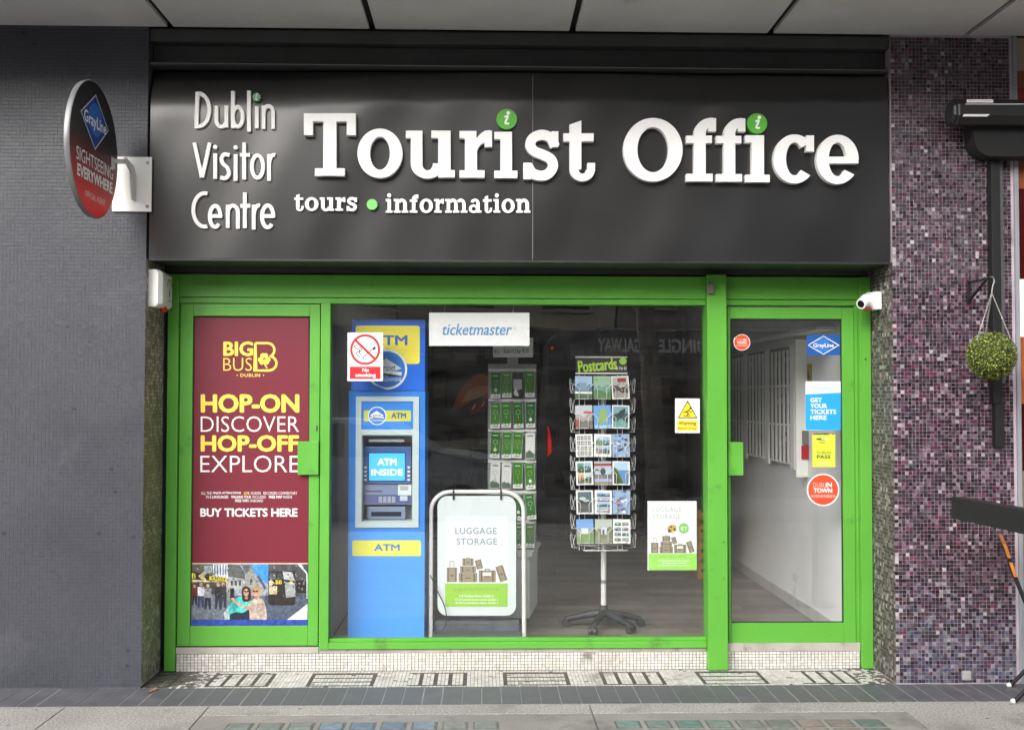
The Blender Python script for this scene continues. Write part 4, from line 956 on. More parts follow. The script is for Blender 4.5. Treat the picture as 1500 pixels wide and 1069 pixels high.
        nm = 'white postcard with a grid of small grey doors'
    elif k == (2, 1): x_, y_, X2, Y2 = frame(2.6); mxx, myy = (x_+X2)/2, (y_+Y2)/2; scene_(x_, y_+1, mxx-.3, myy, GRN); scene_(mxx+.3, y_+1, X2, myy, SEA); scene_(x_, myy+.5, mxx-.3, Y2-2, CITY); scene_(mxx+.3, myy+.5, X2, Y2-2, SEA); nm = 'white bordered postcard with four small landscape views'
    elif k in ((2, 2), (4, 2)):
        p.rect(x0, a, x1, b, (150, 172, 204))
        for _ in range(34): u = crn.uniform(x0, x1-5); v = crn.uniform(a, b-4); p.rect(u, v, u+crn.uniform(2, 5), v+crn.uniform(1.5, 4), crn.choice([(84, 120, 180), (220, 226, 232), (60, 70, 90), (150, 160, 170), (120, 150, 200)]+([(170, 70, 70)] if k == (4, 2) else [])), _ > 0)
        nm = 'busy blue and white collage postcard' if j == 2 else 'crowded collage postcard with blue, white and red pieces'
    elif k == (3, 0): x_, y_, X2, Y2 = frame(2.4); mxx, myy = (x_+X2)/2, (y_+Y2)/2; scene_(x_, y_, mxx-.4, myy-.4, ((110, 150, 150), (70, 100, 80), (60, 90, 60))); scene_(mxx+.4, y_, X2, myy-.4, ((150, 186, 206), (80, 110, 120), (60, 90, 80))); scene_(x_, myy+.4, mxx-.4, Y2, ((216, 186, 140), (150, 130, 90), (80, 90, 60))); scene_(mxx+.4, myy+.4, X2, Y2, ((190, 206, 220), (60, 60, 60), (110, 130, 90))); nm = 'white bordered postcard of four green and amber views'
    elif k == (3, 1): scene_(x0, a, x1, b, CITY); p.rect(x0, a+3, x1, a+7, (150, 70, 60)); p.rect(x0, a+14, x1, a+19, (180, 196, 220)); p.ellipse(cx, a+15, 4, 5, (70, 76, 84), 12); p.rect(x0, b-9, x1, b-5, (160, 180, 220)); nm = 'city collage postcard with a dark monument in its middle'
    elif k == (3, 2): x_, y_, X2, Y2 = frame(2); p.rect(x_, y_, X2, Y2, (176, 206, 228)); p.rect(x_, y_+11, X2, Y2, (96, 142, 186)); p.poly([(x_, y_+6), (x_+5, y_+10), (x_+10, y_+20), (x_+14, Y2), (x_, Y2)], (86, 104, 50)); p.poly([(x_+4, y_+16), (x_+9, Y2), (x_, Y2), (x_, y_+18)], (70, 76, 52)); nm = 'white bordered postcard of a green sea cliff'
    elif k == (4, 0): scene_(*frame(2.4), DRK); p.ellipse(cx-3, a+12, 5, 2.4, (190, 196, 196), 12); p.ellipse(cx+2, a+15, 5, 2, (170, 178, 178), 12); nm = 'white bordered dark postcard with grey animals'
    elif k == (4, 1):
        x_, y_, X2, Y2 = frame(3)
        for r_ in range(4): scene_(x_, y_+r_*7.4, X2, y_+r_*7.4+6.6, DSK if r_ % 2 else SEA)
        nm = 'white bordered postcard of four stacked sea panoramas'
    elif k == (5, 0): scene_(x0, a, x1, b, ((120, 164, 222), (150, 160, 150), (120, 150, 90))); p.rect(x0+7, a+13, x1-8, a+21, (214, 218, 214)); nm = 'bright postcard of a white cottage under blue sky'
    elif k == (5, 1): scene_(x0, a, x1, b, ((180, 190, 180), (120, 130, 90), (130, 140, 110))); p.rect(x0+9, a+12, x1-8, a+22, (200, 206, 226)); p.rect(x0+11, a+15, x0+14, a+22, (80, 84, 110)); nm = 'olive hillside postcard with a pale tower house'
    else:
        for r_ in range(4):
            for c_ in range(2): scene_(x0+2.2+c_*11, a+4+r_*7.3, x0+11.8+c_*11, a+9.6+r_*7.3, crn.choice([GRN, SEA, CITY]))
        nm = 'white postcard with eight tiny landscape pictures'
    p.rect(X0_, B_-.4, X1_, B_, (220, 222, 222))
    tag(build('postcard', p, m_gloss_print), nm+', %s row of the stand' % rn_[j], 'postcard', 'postcards in the revolving stand')
for j in range(6):
    for i in range(3): card(j, i)

# ------------------------------------------------------------------ posters, signs and stickers
def sheet(name, label, cat, x0, y0, x1, y1, Y, draw, base=(232, 234, 236), th=.0012, mat=None, round_=None, group=None, bottom=True):
    """a thin printed sheet: board + print"""
    t = thing(name, label, cat, (XX((x0+x1)/2, Y), Y, ZZ(y1, Y)), group)
    if round_: pts = [((x0+x1)/2+(x1-x0)/2*math.cos(2*math.pi*k/36), (y0+y1)/2+(y1-y0)/2*math.sin(2*math.pi*k/36)) for k in range(36)]
    else: pts = [(x0, y0), (x1, y0), (x1, y1), (x0, y1)]
    mb = MB().prism([(u, -v) for u, v in pts], lambda u, v: (lambda q_: (q_[0], Y, q_[1]))(PX(u, -v, Y)), lambda u, v: (lambda q_: (q_[0], Y+th, q_[1]))(PX(u, -v, Y)), base)
    build('sheet', mb, m_print, t)
    p = Print(planeY(Y-.0001)); draw(p); build('print', p, mat or m_print, t)
    return t
ydl = LD[4]; YO = ydl+.0185        # just outside the left door's glass
WT = (240, 240, 240); YL = (246, 222, 92)
def d_bus(p):
    p.rect(281, 463.5, 452, 824, (116, 26, 46))
    # emblem
    p.text('BIG', 327, 500, 371, 521.5, YL, .045); p.text('BUS', 327, 524, 369, 543, YL, -.012)
    B1 = [(375, 503)]+arcp(393, 512, 8.5, 9, -90, 70, 10)+arcp(394, 532, 11, 10.5, -70, 90, 10)+[(375, 542.5), (375, 503)]
    B1 = [(374, 502.5), (391, 502.5)]+arcp(392, 512.5, 10, 10, -85, 60, 8)+arcp(393.5, 532, 11.5, 10.5, -50, 85, 8)+[(391, 542.5), (374, 542.5), (374, 502.5)]
    p.line(B1, 3.4, YL)
    for a in (90, 210, 330):
        for s_ in (-1, 1): p.ellipse(387+5.6*math.cos(R(a+s_*22)), 526-5.6*math.sin(R(a+s_*22)), 3.7, 3.7, YL, 14)
    p.line(spline([(387, 526), (388, 534), (391.5, 539)]), 1.8, YL)
    p.text('DUBLIN', 352, 547, 381, 552, YL, .03, spacing=1.15); p.ellipse(347.5, 549.5, .9, .9, YL, 8); p.ellipse(386, 549.5, .9, .9, YL, 8)
    p.text('HOP-ON', 294, 577, 438.5, 604.5, YL, .05); p.text('DISCOVER', 294, 609.5, 438, 632.5, WT, -.008)
    p.text('HOP-OFF', 294, 637, 438, 661.5, YL, .05); p.text('EXPLORE', 293.5, 667, 438, 691.5, WT, -.008)
    def mix(y0, y1, parts):
        for s_, a, b, c, bo in parts: p.text(s_, a, y0, b, y1, c, bo)
    mix(720, 724, [('ALL THE', 294.5, 310, WT, 0), ('MAJOR ATTRACTIONS', 312, 353, WT, .03), ('LIVE', 357.5, 365.5, YL, .02), ('GUIDES', 367.5, 382, WT, 0), ('RECORDED COMMENTARY', 386, 435.5, WT, 0)])
    mix(725.5, 729.5, [('IN', 302, 306, WT, 0), ('5 LANGUAGES', 307.5, 334.5, WT, .03), ('WALKING TOUR', 338.5, 368, WT, .03), ('INCLUDED', 370, 389.5, WT, 0), ('FREE MAP', 394, 413.5, WT, .03), ('INSIDE', 415, 428, WT, 0)])
    mix(731, 735, [('FREE WIFI', 344.5, 364, WT, .03), ('ONBOARD', 366, 385.5, WT, 0)])
    p.text('BUY TICKETS HERE', 293.5, 744, 436, 756.5, WT, .045)
    p.rect(280, 824, 451, 826, (214, 186, 160), True)
def d_photo(p):
    p.rect(280, 826, 450.5, 907, (96, 104, 116)); p.rect(280, 826, 450.5, 872, (150, 160, 170))
    p.poly([(352, 826), (393, 826), (393, 856), (380, 846), (368, 836)], (66, 146, 226))
    p.rect(280, 826, 313, 842, (92, 96, 84)); p.rect(299, 828, 311, 839, (150, 170, 180)); p.rect(312, 826, 334, 846, (206, 214, 224))
    for k in range(5): p.rect(314+k*4, 827, 315.6+k*4, 842, (80, 96, 130), k > 0)
    p.poly([(334, 826), (350, 827), (358, 836), (360, 848), (334, 844)], (92, 96, 96)); p.poly([(334, 844), (360, 848), (360, 866), (334, 862)], (166, 170, 168))
    for k in range(3): p.rect(338+k*6, 850, 341+k*6, 857, (60, 66, 70), k > 0)
    p.poly([(358, 868), (359, 842), (369, 831), (376, 844), (386, 858), (388, 868)], (150, 152, 146)); p.poly([(353, 826), (360, 840), (369, 831), (363, 827)], (96, 100, 100)); p.rect(366, 848, 370, 856, (70, 74, 78)); p.poly([(376, 844), (380, 842), (390, 860), (388, 864)], (70, 84, 110))
    p.rect(366, 827, 370, 833, (120, 112, 104))
    p.poly([(280, 838), (333, 848), (333, 866), (280, 866)], (206, 196, 150)); p.poly([(280, 836), (330, 846), (330, 852), (280, 848)], (50, 40, 34))
    p.poly([(290.5, 843), (298, 837.5), (303, 839), (299, 844), (303, 850), (297, 850)], (206, 190, 150)); p.text('BIGBUS DUBLIN', 306.5, 843.5, 333, 850.5, (230, 214, 70), .02, rot=.08); p.text('B', 281, 839, 287, 847, (230, 214, 70), .03)
    p.rect(280, 852, 331, 872, (74, 70, 66)); p.poly([(280, 872), (331, 868), (338, 880), (330, 907), (280, 907)], (112, 120, 130))
    def man(x, y, h_, top, leg):
        p.ellipse(x, y+h_*.07, h_*.07, h_*.08, (196, 160, 140), 10); p.poly([(x-h_*.14, y+h_*.17), (x+h_*.14, y+h_*.17), (x+h_*.13, y+h_*.55), (x-h_*.13, y+h_*.55)], top); p.poly([(x-h_*.12, y+h_*.54), (x+h_*.12, y+h_*.54), (x+h_*.13, y+h_), (x+h_*.04, y+h_), (x, y+h_*.62), (x-h_*.06, y+h_), (x-h_*.14, y+h_)], leg)
    man(285, 856, 30, (120, 40, 44), (40, 40, 50)); man(294.5, 853, 36, (220, 224, 230), (56, 66, 100)); man(304.5, 855, 37, (150, 150, 160), (36, 40, 56)); man(320, 853, 39, (40, 42, 50), (44, 48, 64)); man(327, 853, 37, (52, 52, 60), (50, 54, 70))
    p.rect(393, 826, 450.5, 872, (74, 78, 84)); p.poly([(432, 826), (441, 826), (450.5, 839), (450.5, 907), (418, 907), (450, 880)], (214, 222, 226)); p.poly([(424, 826), (436, 826), (449, 840), (449, 876), (430, 876)], (72, 74, 78)); p.poly([(388, 872), (450.5, 872), (420, 907), (388, 907)], (70, 82, 100))
    p.poly([(388, 878), (450.5, 876), (450.5, 884), (421, 907), (386, 907)], (78, 88, 106))
    p.rrect(393, 836, 433, 886, 4, (46, 40, 36)); p.rect(395, 839, 404, 848, (90, 96, 104)); p.poly([(414, 836), (428, 838), (432, 850), (416, 848)], (176, 180, 180)); p.rect(406, 839, 413, 848, (60, 66, 74)); p.rect(394, 858, 406, 870, (196, 184, 150)); p.poly([(417, 852), (432, 853), (433, 873), (419, 875)], (150, 156, 158)); p.text('BB', 404, 849, 413, 855, (220, 206, 60), .02); p.text('B', 425, 850, 429, 855, (220, 206, 60), .02); p.ellipse(400, 882, 3.4, 4, (30, 30, 30), 12); p.poly([(394, 851), (397, 848), (402, 853), (397, 858), (394, 857)], (200, 186, 150))
    p.rect(434, 849, 449, 868, (34, 32, 34)); p.rect(444, 852, 446, 856, (150, 150, 150))
    # two people taking a selfie
    SK, SK2 = (196, 146, 122), (164, 116, 96)
    p.poly(spline([(333, 907), (334, 890), (339, 882), (346, 876), (354, 873), (366, 878), (368, 890), (368, 907)], 4), (76, 190, 184)); p.poly([(340, 884), (346, 878), (350, 888), (342, 896)], (56, 160, 158)); p.poly(spline([(337, 899), (346, 896), (356, 897), (368, 891), (371, 907), (337, 907)], 3), (34, 44, 58)); p.poly([(356, 876), (364, 878), (361, 886)], (110, 214, 206))
    p.poly(spline([(354.5, 872), (354, 864), (357, 859), (362, 858.5), (366.5, 862), (367.5, 874), (365, 880), (356, 880), (354.5, 872)], 4), (52, 36, 32)); p.ellipse(360.6, 867.4, 3.9, 5.8, SK, 16); p.poly([(358.5, 871), (363, 871), (363, 877), (359, 877)], SK2); p.ellipse(358.9, 865.6, 1.7, 1.3, (30, 24, 26), 10); p.ellipse(362.8, 865.6, 1.7, 1.3, (30, 24, 26), 10); p.line([(359, 870.6), (362.4, 870.4)], .8, (226, 210, 204))
    p.poly(spline([(366, 907), (365, 892), (363, 885), (370, 878), (378, 875), (386, 879), (390, 892), (391, 907)], 4), (184, 170, 156)); p.poly([(376, 884), (386, 882), (388, 900), (380, 904)], (160, 147, 134)); p.poly([(372, 877), (378, 875), (376, 884)], (210, 200, 188))
    p.poly(spline([(369.5, 866), (370.5, 860), (375, 857.5), (380, 859.5), (382, 866), (380.5, 873), (376, 876), (369.5, 866)], 4), (168, 142, 104)); p.ellipse(374.4, 867.4, 4.1, 6, SK, 16); p.poly([(373, 872), (378, 872), (378, 878), (374, 878)], SK2); p.ellipse(372.3, 865.6, 1.8, 1.3, (40, 24, 28), 10); p.ellipse(376.4, 865.6, 1.8, 1.3, (40, 24, 28), 10); p.line([(372.6, 870.8), (376, 870.6)], .8, (230, 214, 206))
    p.line(spline([(386, 884), (376, 890), (366, 891), (354, 887), (345, 881), (340, 875)]), 3.4, SK); p.line(spline([(386, 885), (378, 890.5), (369, 891.5)]), 4.4, (172, 158, 144)); p.rect(337.5, 861, 343, 875, (26, 28, 32)); p.rect(333, 862, 336.4, 880, (150, 150, 130)); p.poly([(328, 896), (334, 891), (336, 907), (329, 907)], (190, 192, 196))
    p.rect(280, 907, 450.5, 916, (44, 72, 160))
dp = sheet('door_poster', 'large dark red sightseeing poster covering the glass of the left door', 'poster', 281, 463.5, 452, 916, YO, d_bus, (116, 26, 46))
m_photo = M('photographic_print', attr=True, rough=.4, var=.30, vs_=34, fine=.30, fsc=90)
p = Print(planeY(YO-.0045)); d_photo(p)
frn2 = random.Random(8)
for k in range(150):                      # fine broken detail of the printed picture
    u, v = frn2.uniform(280.5, 448), frn2.uniform(827, 872)
    if 350 < u < 393 and v < 846 or 352 < u < 384 and v > 856: continue
    c = frn2.choice([(60, 60, 62), (180, 180, 176), (120, 116, 108), (90, 98, 106), (40, 40, 44), (150, 140, 126)])
    p.rect(u, v, u+frn2.uniform(.7, 2.6), v+frn2.uniform(.7, 2.4), c, k > 0)
p.rect(280, 907, 450.5, 916, (44, 72, 160)); build('photo', p, m_photo, dp)
YOW = YG-.0035
def d_smoke(p):
    cx, cy = 535, 512; p.ellipse(cx, cy, 22, 22.5, (190, 32, 40), 40); p.ellipse(cx, cy, 18.6, 19, (240, 240, 240), 40)
    p.poly([(531, 523), (549, 507), (551, 510), (533, 526)], (40, 40, 42)); p.poly([(532.5, 523.2), (546, 511.4), (547.4, 513), (534, 525)], (240, 240, 240))
    p.line(spline([(528, 524), (522, 518), (527, 513), (519, 508), (524, 505)]), 1.2, (60, 60, 60)); p.line(spline([(530, 520), (526, 516), (530, 512), (526, 508)]), 1.2, (60, 60, 60))
    p.line([(520.5, 498), (549.5, 526)], 3.6, (190, 32, 40)); p.rect(512.5, 537, 557.5, 555, (214, 30, 40)); p.text('No', 530.5, 539, 540.5, 544.5, WT, .04); p.text('smoking', 520.5, 546.5, 550.5, 553.6, WT, .04)
sheet('no_smoking_sign', 'square white no smoking sign with a red ring on the window glass', 'sign', 509, 487, 561, 558, YOW, d_smoke)
def d_warn(p):
    p.poly([(1007.3, 586), (1021.8, 612.5), (992.6, 612.5)], (30, 30, 28)); p.poly([(1007.3, 589), (1019.6, 611), (994.8, 611)], (246, 214, 40))
    p.ellipse(1011, 598.2, 1.5, 1.5, (30, 30, 28), 10); p.line([(1009.5, 600), (1004, 604), (1001, 603)], 1.7, (30, 30, 28)); p.line([(1005.5, 603), (1008.5, 605.5), (1006.5, 608.5)], 1.6, (30, 30, 28)); p.line([(1008.5, 601), (1012, 603.5), (1014, 602)], 1.3, (30, 30, 28)); p.line([(1001, 608.7), (1011.5, 608.7)], 1.3, (30, 30, 28))
    p.rect(992, 615, 1022, 631, (240, 210, 60)); p.text('Warning', 994, 617, 1020, 624, (40, 40, 36), .02); p.text('Beware of step', 993.5, 625.5, 1020.5, 629.5, (40, 40, 36), .01)
sheet('warning_sign', 'small white sign with a yellow warning triangle on the window glass', 'sign', 989, 583.5, 1025, 634, YOW, d_warn)
YIW = YG+.012
def d_tm(p): p.text('ticketmaster', 648, 474, 750, 491, (72, 146, 196), .018, .22); p.ring(754, 481, 2, 2, .5, (120, 170, 200), 12)
tmb = sheet('hanging_sign', 'long white board with blue lettering hung at the top of the window', 'sign', 628.5, 458, 775.5, 506.5, YIW, d_tm, th=.006)
for xx in (650, 752): build('cord', MB().tube([(XX(xx, YIW), YIW+.003, ZZ(459, YIW)), (XX(xx, YIW), YIW+.003, zt_bot+.02)], .0012, 5), m_steel, tmb)
def d_lug(p):
    p.text('LUGGAGE', 956, 742.5, 998, 749, (168, 182, 184), .0, spacing=1.1); p.text('STORAGE', 956, 753.5, 997, 760, (168, 182, 184), .0, spacing=1.1)
    p.ellipse(1001.6, 773.5, 7.6, 7.6, (126, 200, 96), 24); p.text('€7', 997, 770.5, 1006.5, 777, (236, 244, 236), .02)
    p.poly([(977, 772), (983, 768), (990, 769), (991, 776), (986, 780), (979, 780)], (196, 168, 80)); p.ellipse(980.5, 777, 2.4, 2.4, (70, 56, 40), 10); p.ellipse(988, 775.5, 2.2, 2.4, (90, 70, 50), 10); p.ellipse(983, 771.5, 1.6, 1.4, (60, 50, 44), 8); p.ellipse(986, 777.5, 1.6, 1.6, (232, 210, 120), 8)
    luggage(p, 954, 783, .72); p.rect(950, 810.3, 1020.6, 834.5, (150, 216, 88)); p.text('DUBLIN VISITOR CENTRE', 966.5, 813.5, 1004, 816, (110, 170, 70), 0.)
    for k, (a, b) in enumerate(((964, 1010), (969, 1005), (964, 1011))): p.text(("17 O'Connell Street Lower, Dublin 1", '118 Grafton Street, Dublin 2', "38 O'Connell Street Upper, Dublin 1")[k], a, 819.7+k*3.4, b, 822.3+k*3.4, (240, 248, 236), .015)
sheet('window_poster', 'white and green luggage storage poster fixed to the lower right of the window', 'poster', 948.5, 733.5, 1020.5, 834.8, YIW, d_lug, (236, 238, 240))
YOD = RD[4]+.0185
def town(p, cx, cy, r, big):
    p.ellipse(cx, cy, r*.93, r*.93, (224, 78, 46), 32)
    p.text('DUBL', cx-r*.62, cy-r*.45, cx+r*.12, cy-r*.17, (236, 190, 176), -.005); p.text('IN', cx+r*.16, cy-r*.45, cx+r*.54, cy-r*.17, WT, .04); p.text('TOWN', cx-r*.6, cy-r*.1, cx+r*.56, cy+r*.18, WT, .04)
    p.text('欢迎您来到都柏林', cx-r*.76, cy+r*.3, cx+r*.76, cy+r*.48, (248, 214, 204), .0)
sheet('round_sticker', 'small round orange sticker at the top left of the right door glass', 'sticker', 1074.5, 489.5, 1099, 513.5, YOD, lambda p: town(p, 1086.8, 501.5, 12.1, False), round_=True)
sheet('round_sticker', 'large round orange sticker below the yellow sheet on the right door', 'sticker', 1182, 693.5, 1229.5, 741, YOD, lambda p: town(p, 1205.8, 717.2, 23.6, True), round_=True)
def grayline(p, x0, y0, x1, y1):
    cx, cy = (x0+x1)/2, (y0+y1)/2; w_, h_ = (x1-x0)*.46, (y1-y0)*.44
    p.ellipse(cx-1, cy, h_*.8, h_*.8, (52, 116, 196), 20); p.line([(cx-w_, cy), (cx, cy-h_), (cx+w_, cy), (cx, cy+h_), (cx-w_, cy)], 1.1, WT); p.text('GrayLine', cx-w_*.68, cy-h_*.22, cx+w_*.68, cy+h_*.36, WT, .02)
sheet('sticker', 'blue rectangular sticker with a white diamond outline on the right door glass', 'sticker', 1182, 490.5, 1230.5, 520.5, YOD, lambda p: grayline(p, 1182, 490.5, 1230.5, 520.5), (24, 84, 160))
def d_get(p):
    p.poly([(1180, 577.5), (1231.5, 575), (1231.5, 630), (1180, 629.5)], (40, 160, 234)); p.text('ticketmaster', 1187, 565.5, 1223, 571, (110, 176, 220), .0, .22)
    for k, (s_, b) in enumerate((('GET', 1204), ('YOUR', 1211.5), ('TICKETS', 1225), ('HERE', 1211))): p.text(s_, 1187, 582.5+k*8.6, b, 589+k*8.6, WT, .03)
sheet('sticker', 'light blue ticket poster with a white top on the right door glass', 'poster', 1180, 558.5, 1231.5, 630, YOD, d_get, (224, 236, 246))
def d_pass(p):
    p.rect(1191, 635, 1222, 636.5, (60, 60, 40))
    for k, c in enumerate(((190, 40, 40), (50, 120, 60), (40, 40, 44), (230, 200, 50))): p.rect(1191+k*8, 634.7, 1195+k*8, 636.6, c, k > 0)
    p.ellipse(1203, 643, 8, 1.6, (70, 80, 60), 16); p.rect(1203, 642, 1215, 643.6, (220, 224, 200)); p.text('DUBLIN', 1200, 647, 1208, 649, (90, 100, 60), .02)
    p.text('DUBLIN', 1196.5, 660.5, 1216.5, 664.8, (96, 104, 60), .0); p.text('PASS', 1196.5, 666.3, 1216.5, 671.6, (70, 80, 60), .045); p.text('HERE', 1196.5, 675, 1216.5, 681, (226, 234, 150), .02)
sheet('sticker', 'lime yellow pass sheet above the large orange sticker on the right door', 'poster', 1190, 635.5, 1223.5, 684, YOD, d_pass, (206, 216, 66))

# ------------------------------------------------------------------ brochure rack and fittings on the interior wall
br = thing('leaflet_rack', 'white wall rack of upright leaflets seen through the right door', 'rack', (XI1-.07, 2.4, 1.15))
zb0, zb1_ = 1.16, 2.04; xf0, xf1 = 2.225, XI1-.002
m_rack = M('rack_white', (238, 238, 235), .5, var=.05)
build('end_panel', MB().box(xf0-.012, xf1, 1.33, 1.348, zb0-.06, zb1_+.03, bev=.002), m_rack, br)
build('back_panel', MB().box(XI1-.010, XI1-.001, 1.349, 4.2, zb0, zb1_), M('rack_back', (150, 148, 146), .6), br)
build('top_shelf', MB().box(xf0-.05, xf1, .72, 4.2, zb1_+.06, zb1_+.085, bev=.004), m_rack, br)
ORD = 'nearest|second|third|fourth|fifth|sixth|seventh|eighth|ninth|tenth|eleventh|twelfth|thirteenth|fourteenth|fifteenth|sixteenth|seventeenth|eighteenth|nineteenth|twentieth'.split('|')
Yk = 1.40; n = 0
brn = random.Random(77)
while Yk < 4.1:
    big = n % 6 == 0
    wd = .10 if big else .042
    build('upright' if big else 'divider', MB().box(xf0-(.006 if big else 0), xf0+.008, Yk, Yk+wd, zb0-(.01 if big else -.02), zb1_-(0 if big else .03)), m_rack, br)
    y0_ = Yk+wd
    if n < 20:
        for r_, (z0, z1) in enumerate(((zb0+.03, zb0+.25), (zb0+.31, zb0+.55), (zb0+.60, zb0+.84))):
            if brn.random() < .9:
                c = brn.choice([(60, 70, 90), (90, 60, 50), (70, 84, 60), (150, 140, 126), (44, 46, 52), (160, 130, 66), (90, 90, 96), (80, 90, 110)])
                xx = xf0+.035; zt2 = z1-brn.uniform(0, .04)
                mb = MB().box(xx-.006, xx, y0_-.012, y0_+.078, z0, zt2, c).box(xx-.0075, xx-.0062, y0_+.0, y0_+.066, zt2-.07, zt2-.03, tuple(min(255, v+80) for v in c))
                tag(build('leaflet', mb, m_gloss_print), 'leaflet in the %s tier of the white wall rack, %s from the door end' % (('bottom', 'middle', 'top')[r_], ORD[n]), 'leaflet', 'leaflets in the wall rack')
    Yk += wd+.066
    n += 1
for z in (zb0+.025, zb0+.305, zb0+.595): build('tier_ledge', MB().box(xf0+.009, xf1-.011, 1.35, 4.19, z-.012, z-.001), m_rack, br)
yc = CAM.y+FPX*(XI1-.02)/(1180-706)
cp = thing('fire_call_point', 'small red fire alarm call point on the interior wall beside the leaflet rack', 'alarm', (XI1-.02, yc, ZZ(674, yc)))
build('red_box', MB().box(XI1-.05, XI1-.001, yc-.05, yc+.05, ZZ(672, yc), ZZ(652, yc), bev=.006), M('signal_red', (180, 28, 36), .4), cp)
build('pane', MB().box(XI1-.0525, XI1-.0505, yc-.03, yc+.03, ZZ(668, yc), ZZ(656, yc)), m_white, cp)
build('grey_box', MB().box(XI1-.045, XI1-.001, yc-.05, yc+.05, ZZ(651, yc), ZZ(630, yc), bev=.004), M('box_grey', (120, 118, 116), .5), cp)
yw = CAM.y+FPX*(XI1-.01)/(1185-706)
ws = thing('wall_notice', 'small ochre notice with a dark triangle on the interior wall above the red call point', 'notice', (XI1-.003, yw, ZZ(558, yw)))
mb = MB().box(XI1-.004, XI1-.001, yw-.09, yw+.09, ZZ(560, yw), ZZ(532, yw), (150, 132, 54)); build('sheet', mb, m_print, ws)
mb = MB(); z0, z1 = ZZ(554, yw), ZZ(538, yw); mb.add([(XI1-.0045, yw-.05, z0), (XI1-.0045, yw+.05, z0), (XI1-.0045, yw, z1)], [(0, 2, 1)], (40, 36, 24)); build('print', mb, m_print, ws)
# wooden crate behind the mullion
YX = 2.9
cr_ = thing('slatted_crate', 'yellowish slatted wooden crate behind the green mullion', 'crate', (XX(1034, YX), YX+.15, ZI))
m_wood = M('crate_wood', (170, 128, 60), .6, var=.2, vs_=14)
ca0, ca1 = XX(1022, YX), XX(1050, YX)+.1; cz1 = ZZ(748, YX); 
for k in range(7):
    z = ZI+(cz1-ZI)*k/7+.01; build('slat', MB().box(ca0, ca1, YX, YX+.014, z, z+(cz1-ZI)/7*.66), m_wood, cr_)
for xx in (ca0, (ca0+ca1)/2-.015, ca1-.03): build('post', MB().box(xx, xx+.03, YX+.0145, YX+.3, ZI, cz1), m_wood, cr_)

# ------------------------------------------------------------------ burglar alarm
xa = XL+.0005
al = thing('alarm_box', 'white burglar alarm box with a red strobe beside the top left of the frame', 'alarm', (XL, .2, ZZ(458, .2)))
zt1, zt0 = ZZ(399, .12), ZZ(452, .12)
mb = MB(); sec = [(0.0, .05), (.055, .05), (.075, .075), (.075, .15), (.066, .19), (.066, .30), (.05, .335), (0, .335)]
def lvl(z, sh): return [(xa+a*sh, .19+(b-.19)*(.9+.1*sh), z) for a, b in sec]
LV = [lvl(zt0, .72), lvl(zt0+.018, 1), lvl(zt1-.018, 1), lvl(zt1, .72)]; nS = len(sec)
V = [q_ for l_ in LV for q_ in l_]; F = [(i*nS+k, i*nS+(k+1) % nS, (i+1)*nS+(k+1) % nS, (i+1)*nS+k) for i in range(3) for k in range(nS)]+[tuple(range(nS))[::-1], tuple(range(3*nS, 4*nS))]
mb.add(V, F); build('casing', mb, m_white, al)
zm = (zt0+zt1)/2
p = Print(lambda u, v, l: (xa+.0664+l, .245+u*.1, zm-v*.1))
p.line(arcp(0, -.15, .42, .5, 190, 350, 12), .09, (90, 88, 86)); p.poly([(-.12, -.25), (0, .1), (.12, -.25), (.1, .2), (0, .5), (-.1, .2)], (40, 38, 38)); p.line([(0, -.5), (0, -.2)], .05, (60, 58, 58)); p.rect(-.36, .56, .30, .60, (150, 148, 146)); p.rect(-.30, .64, .34, .67, (150, 148, 146))
build('emblem', p, m_print, al)
build('strobe', MB().ell((xa+.045, .20, zt0-.008), (.024, .03, .018), 14, 8), M('red_lens', (220, 20, 24), .15, coat=.5), al)
# ------------------------------------------------------------------ CCTV camera on the right reveal
cv = thing('security_camera', 'white dome security camera on a square box at the top right of the frame', 'camera', (XR-.05, .22, ZZ(455, .22)))
zc1, zc0 = ZZ(425.5, .21), ZZ(452, .21)
xb0, xb1 = XX(1281, .18), XX(1294.5, .18)
build('junction_box', MB().box(xb0, XR-.0045, .16, .27, zc0, zc1, bev=.006), m_white, cv)
build('collar', MB().cyl((xb0-.022, .215, (zc0+zc1)/2), (1, 0, 0), .054, .0215, 24), m_white, cv)
c_ = (xb0-.03, .205, (zc0+zc1)/2-.002); dv = Vector((-.75, -.55, -.32)).normalized()
ball = build('camera_ball', MB().ell(c_, (.046, .046, .046), 20, 14), m_white, cv)
cc = Vector(c_)
build('lens_shroud', MB().tube([cc+dv*.02, cc+dv*.062], [.042, .032], 20), m_white, ball)
build('lens', MB().tube([cc+dv*.0622, cc+dv*.0655], [.023, .021], 18), M('lens_black', (18, 20, 24), .1, coat=.6), ball)
build('red_tag', MB().box(c_[0]-.03, c_[0]+.02, c_[1]-.04, c_[1]-.01, c_[2]-.058, c_[2]-.046, bev=.004), M('dark_red', (130, 28, 30), .5), cv)

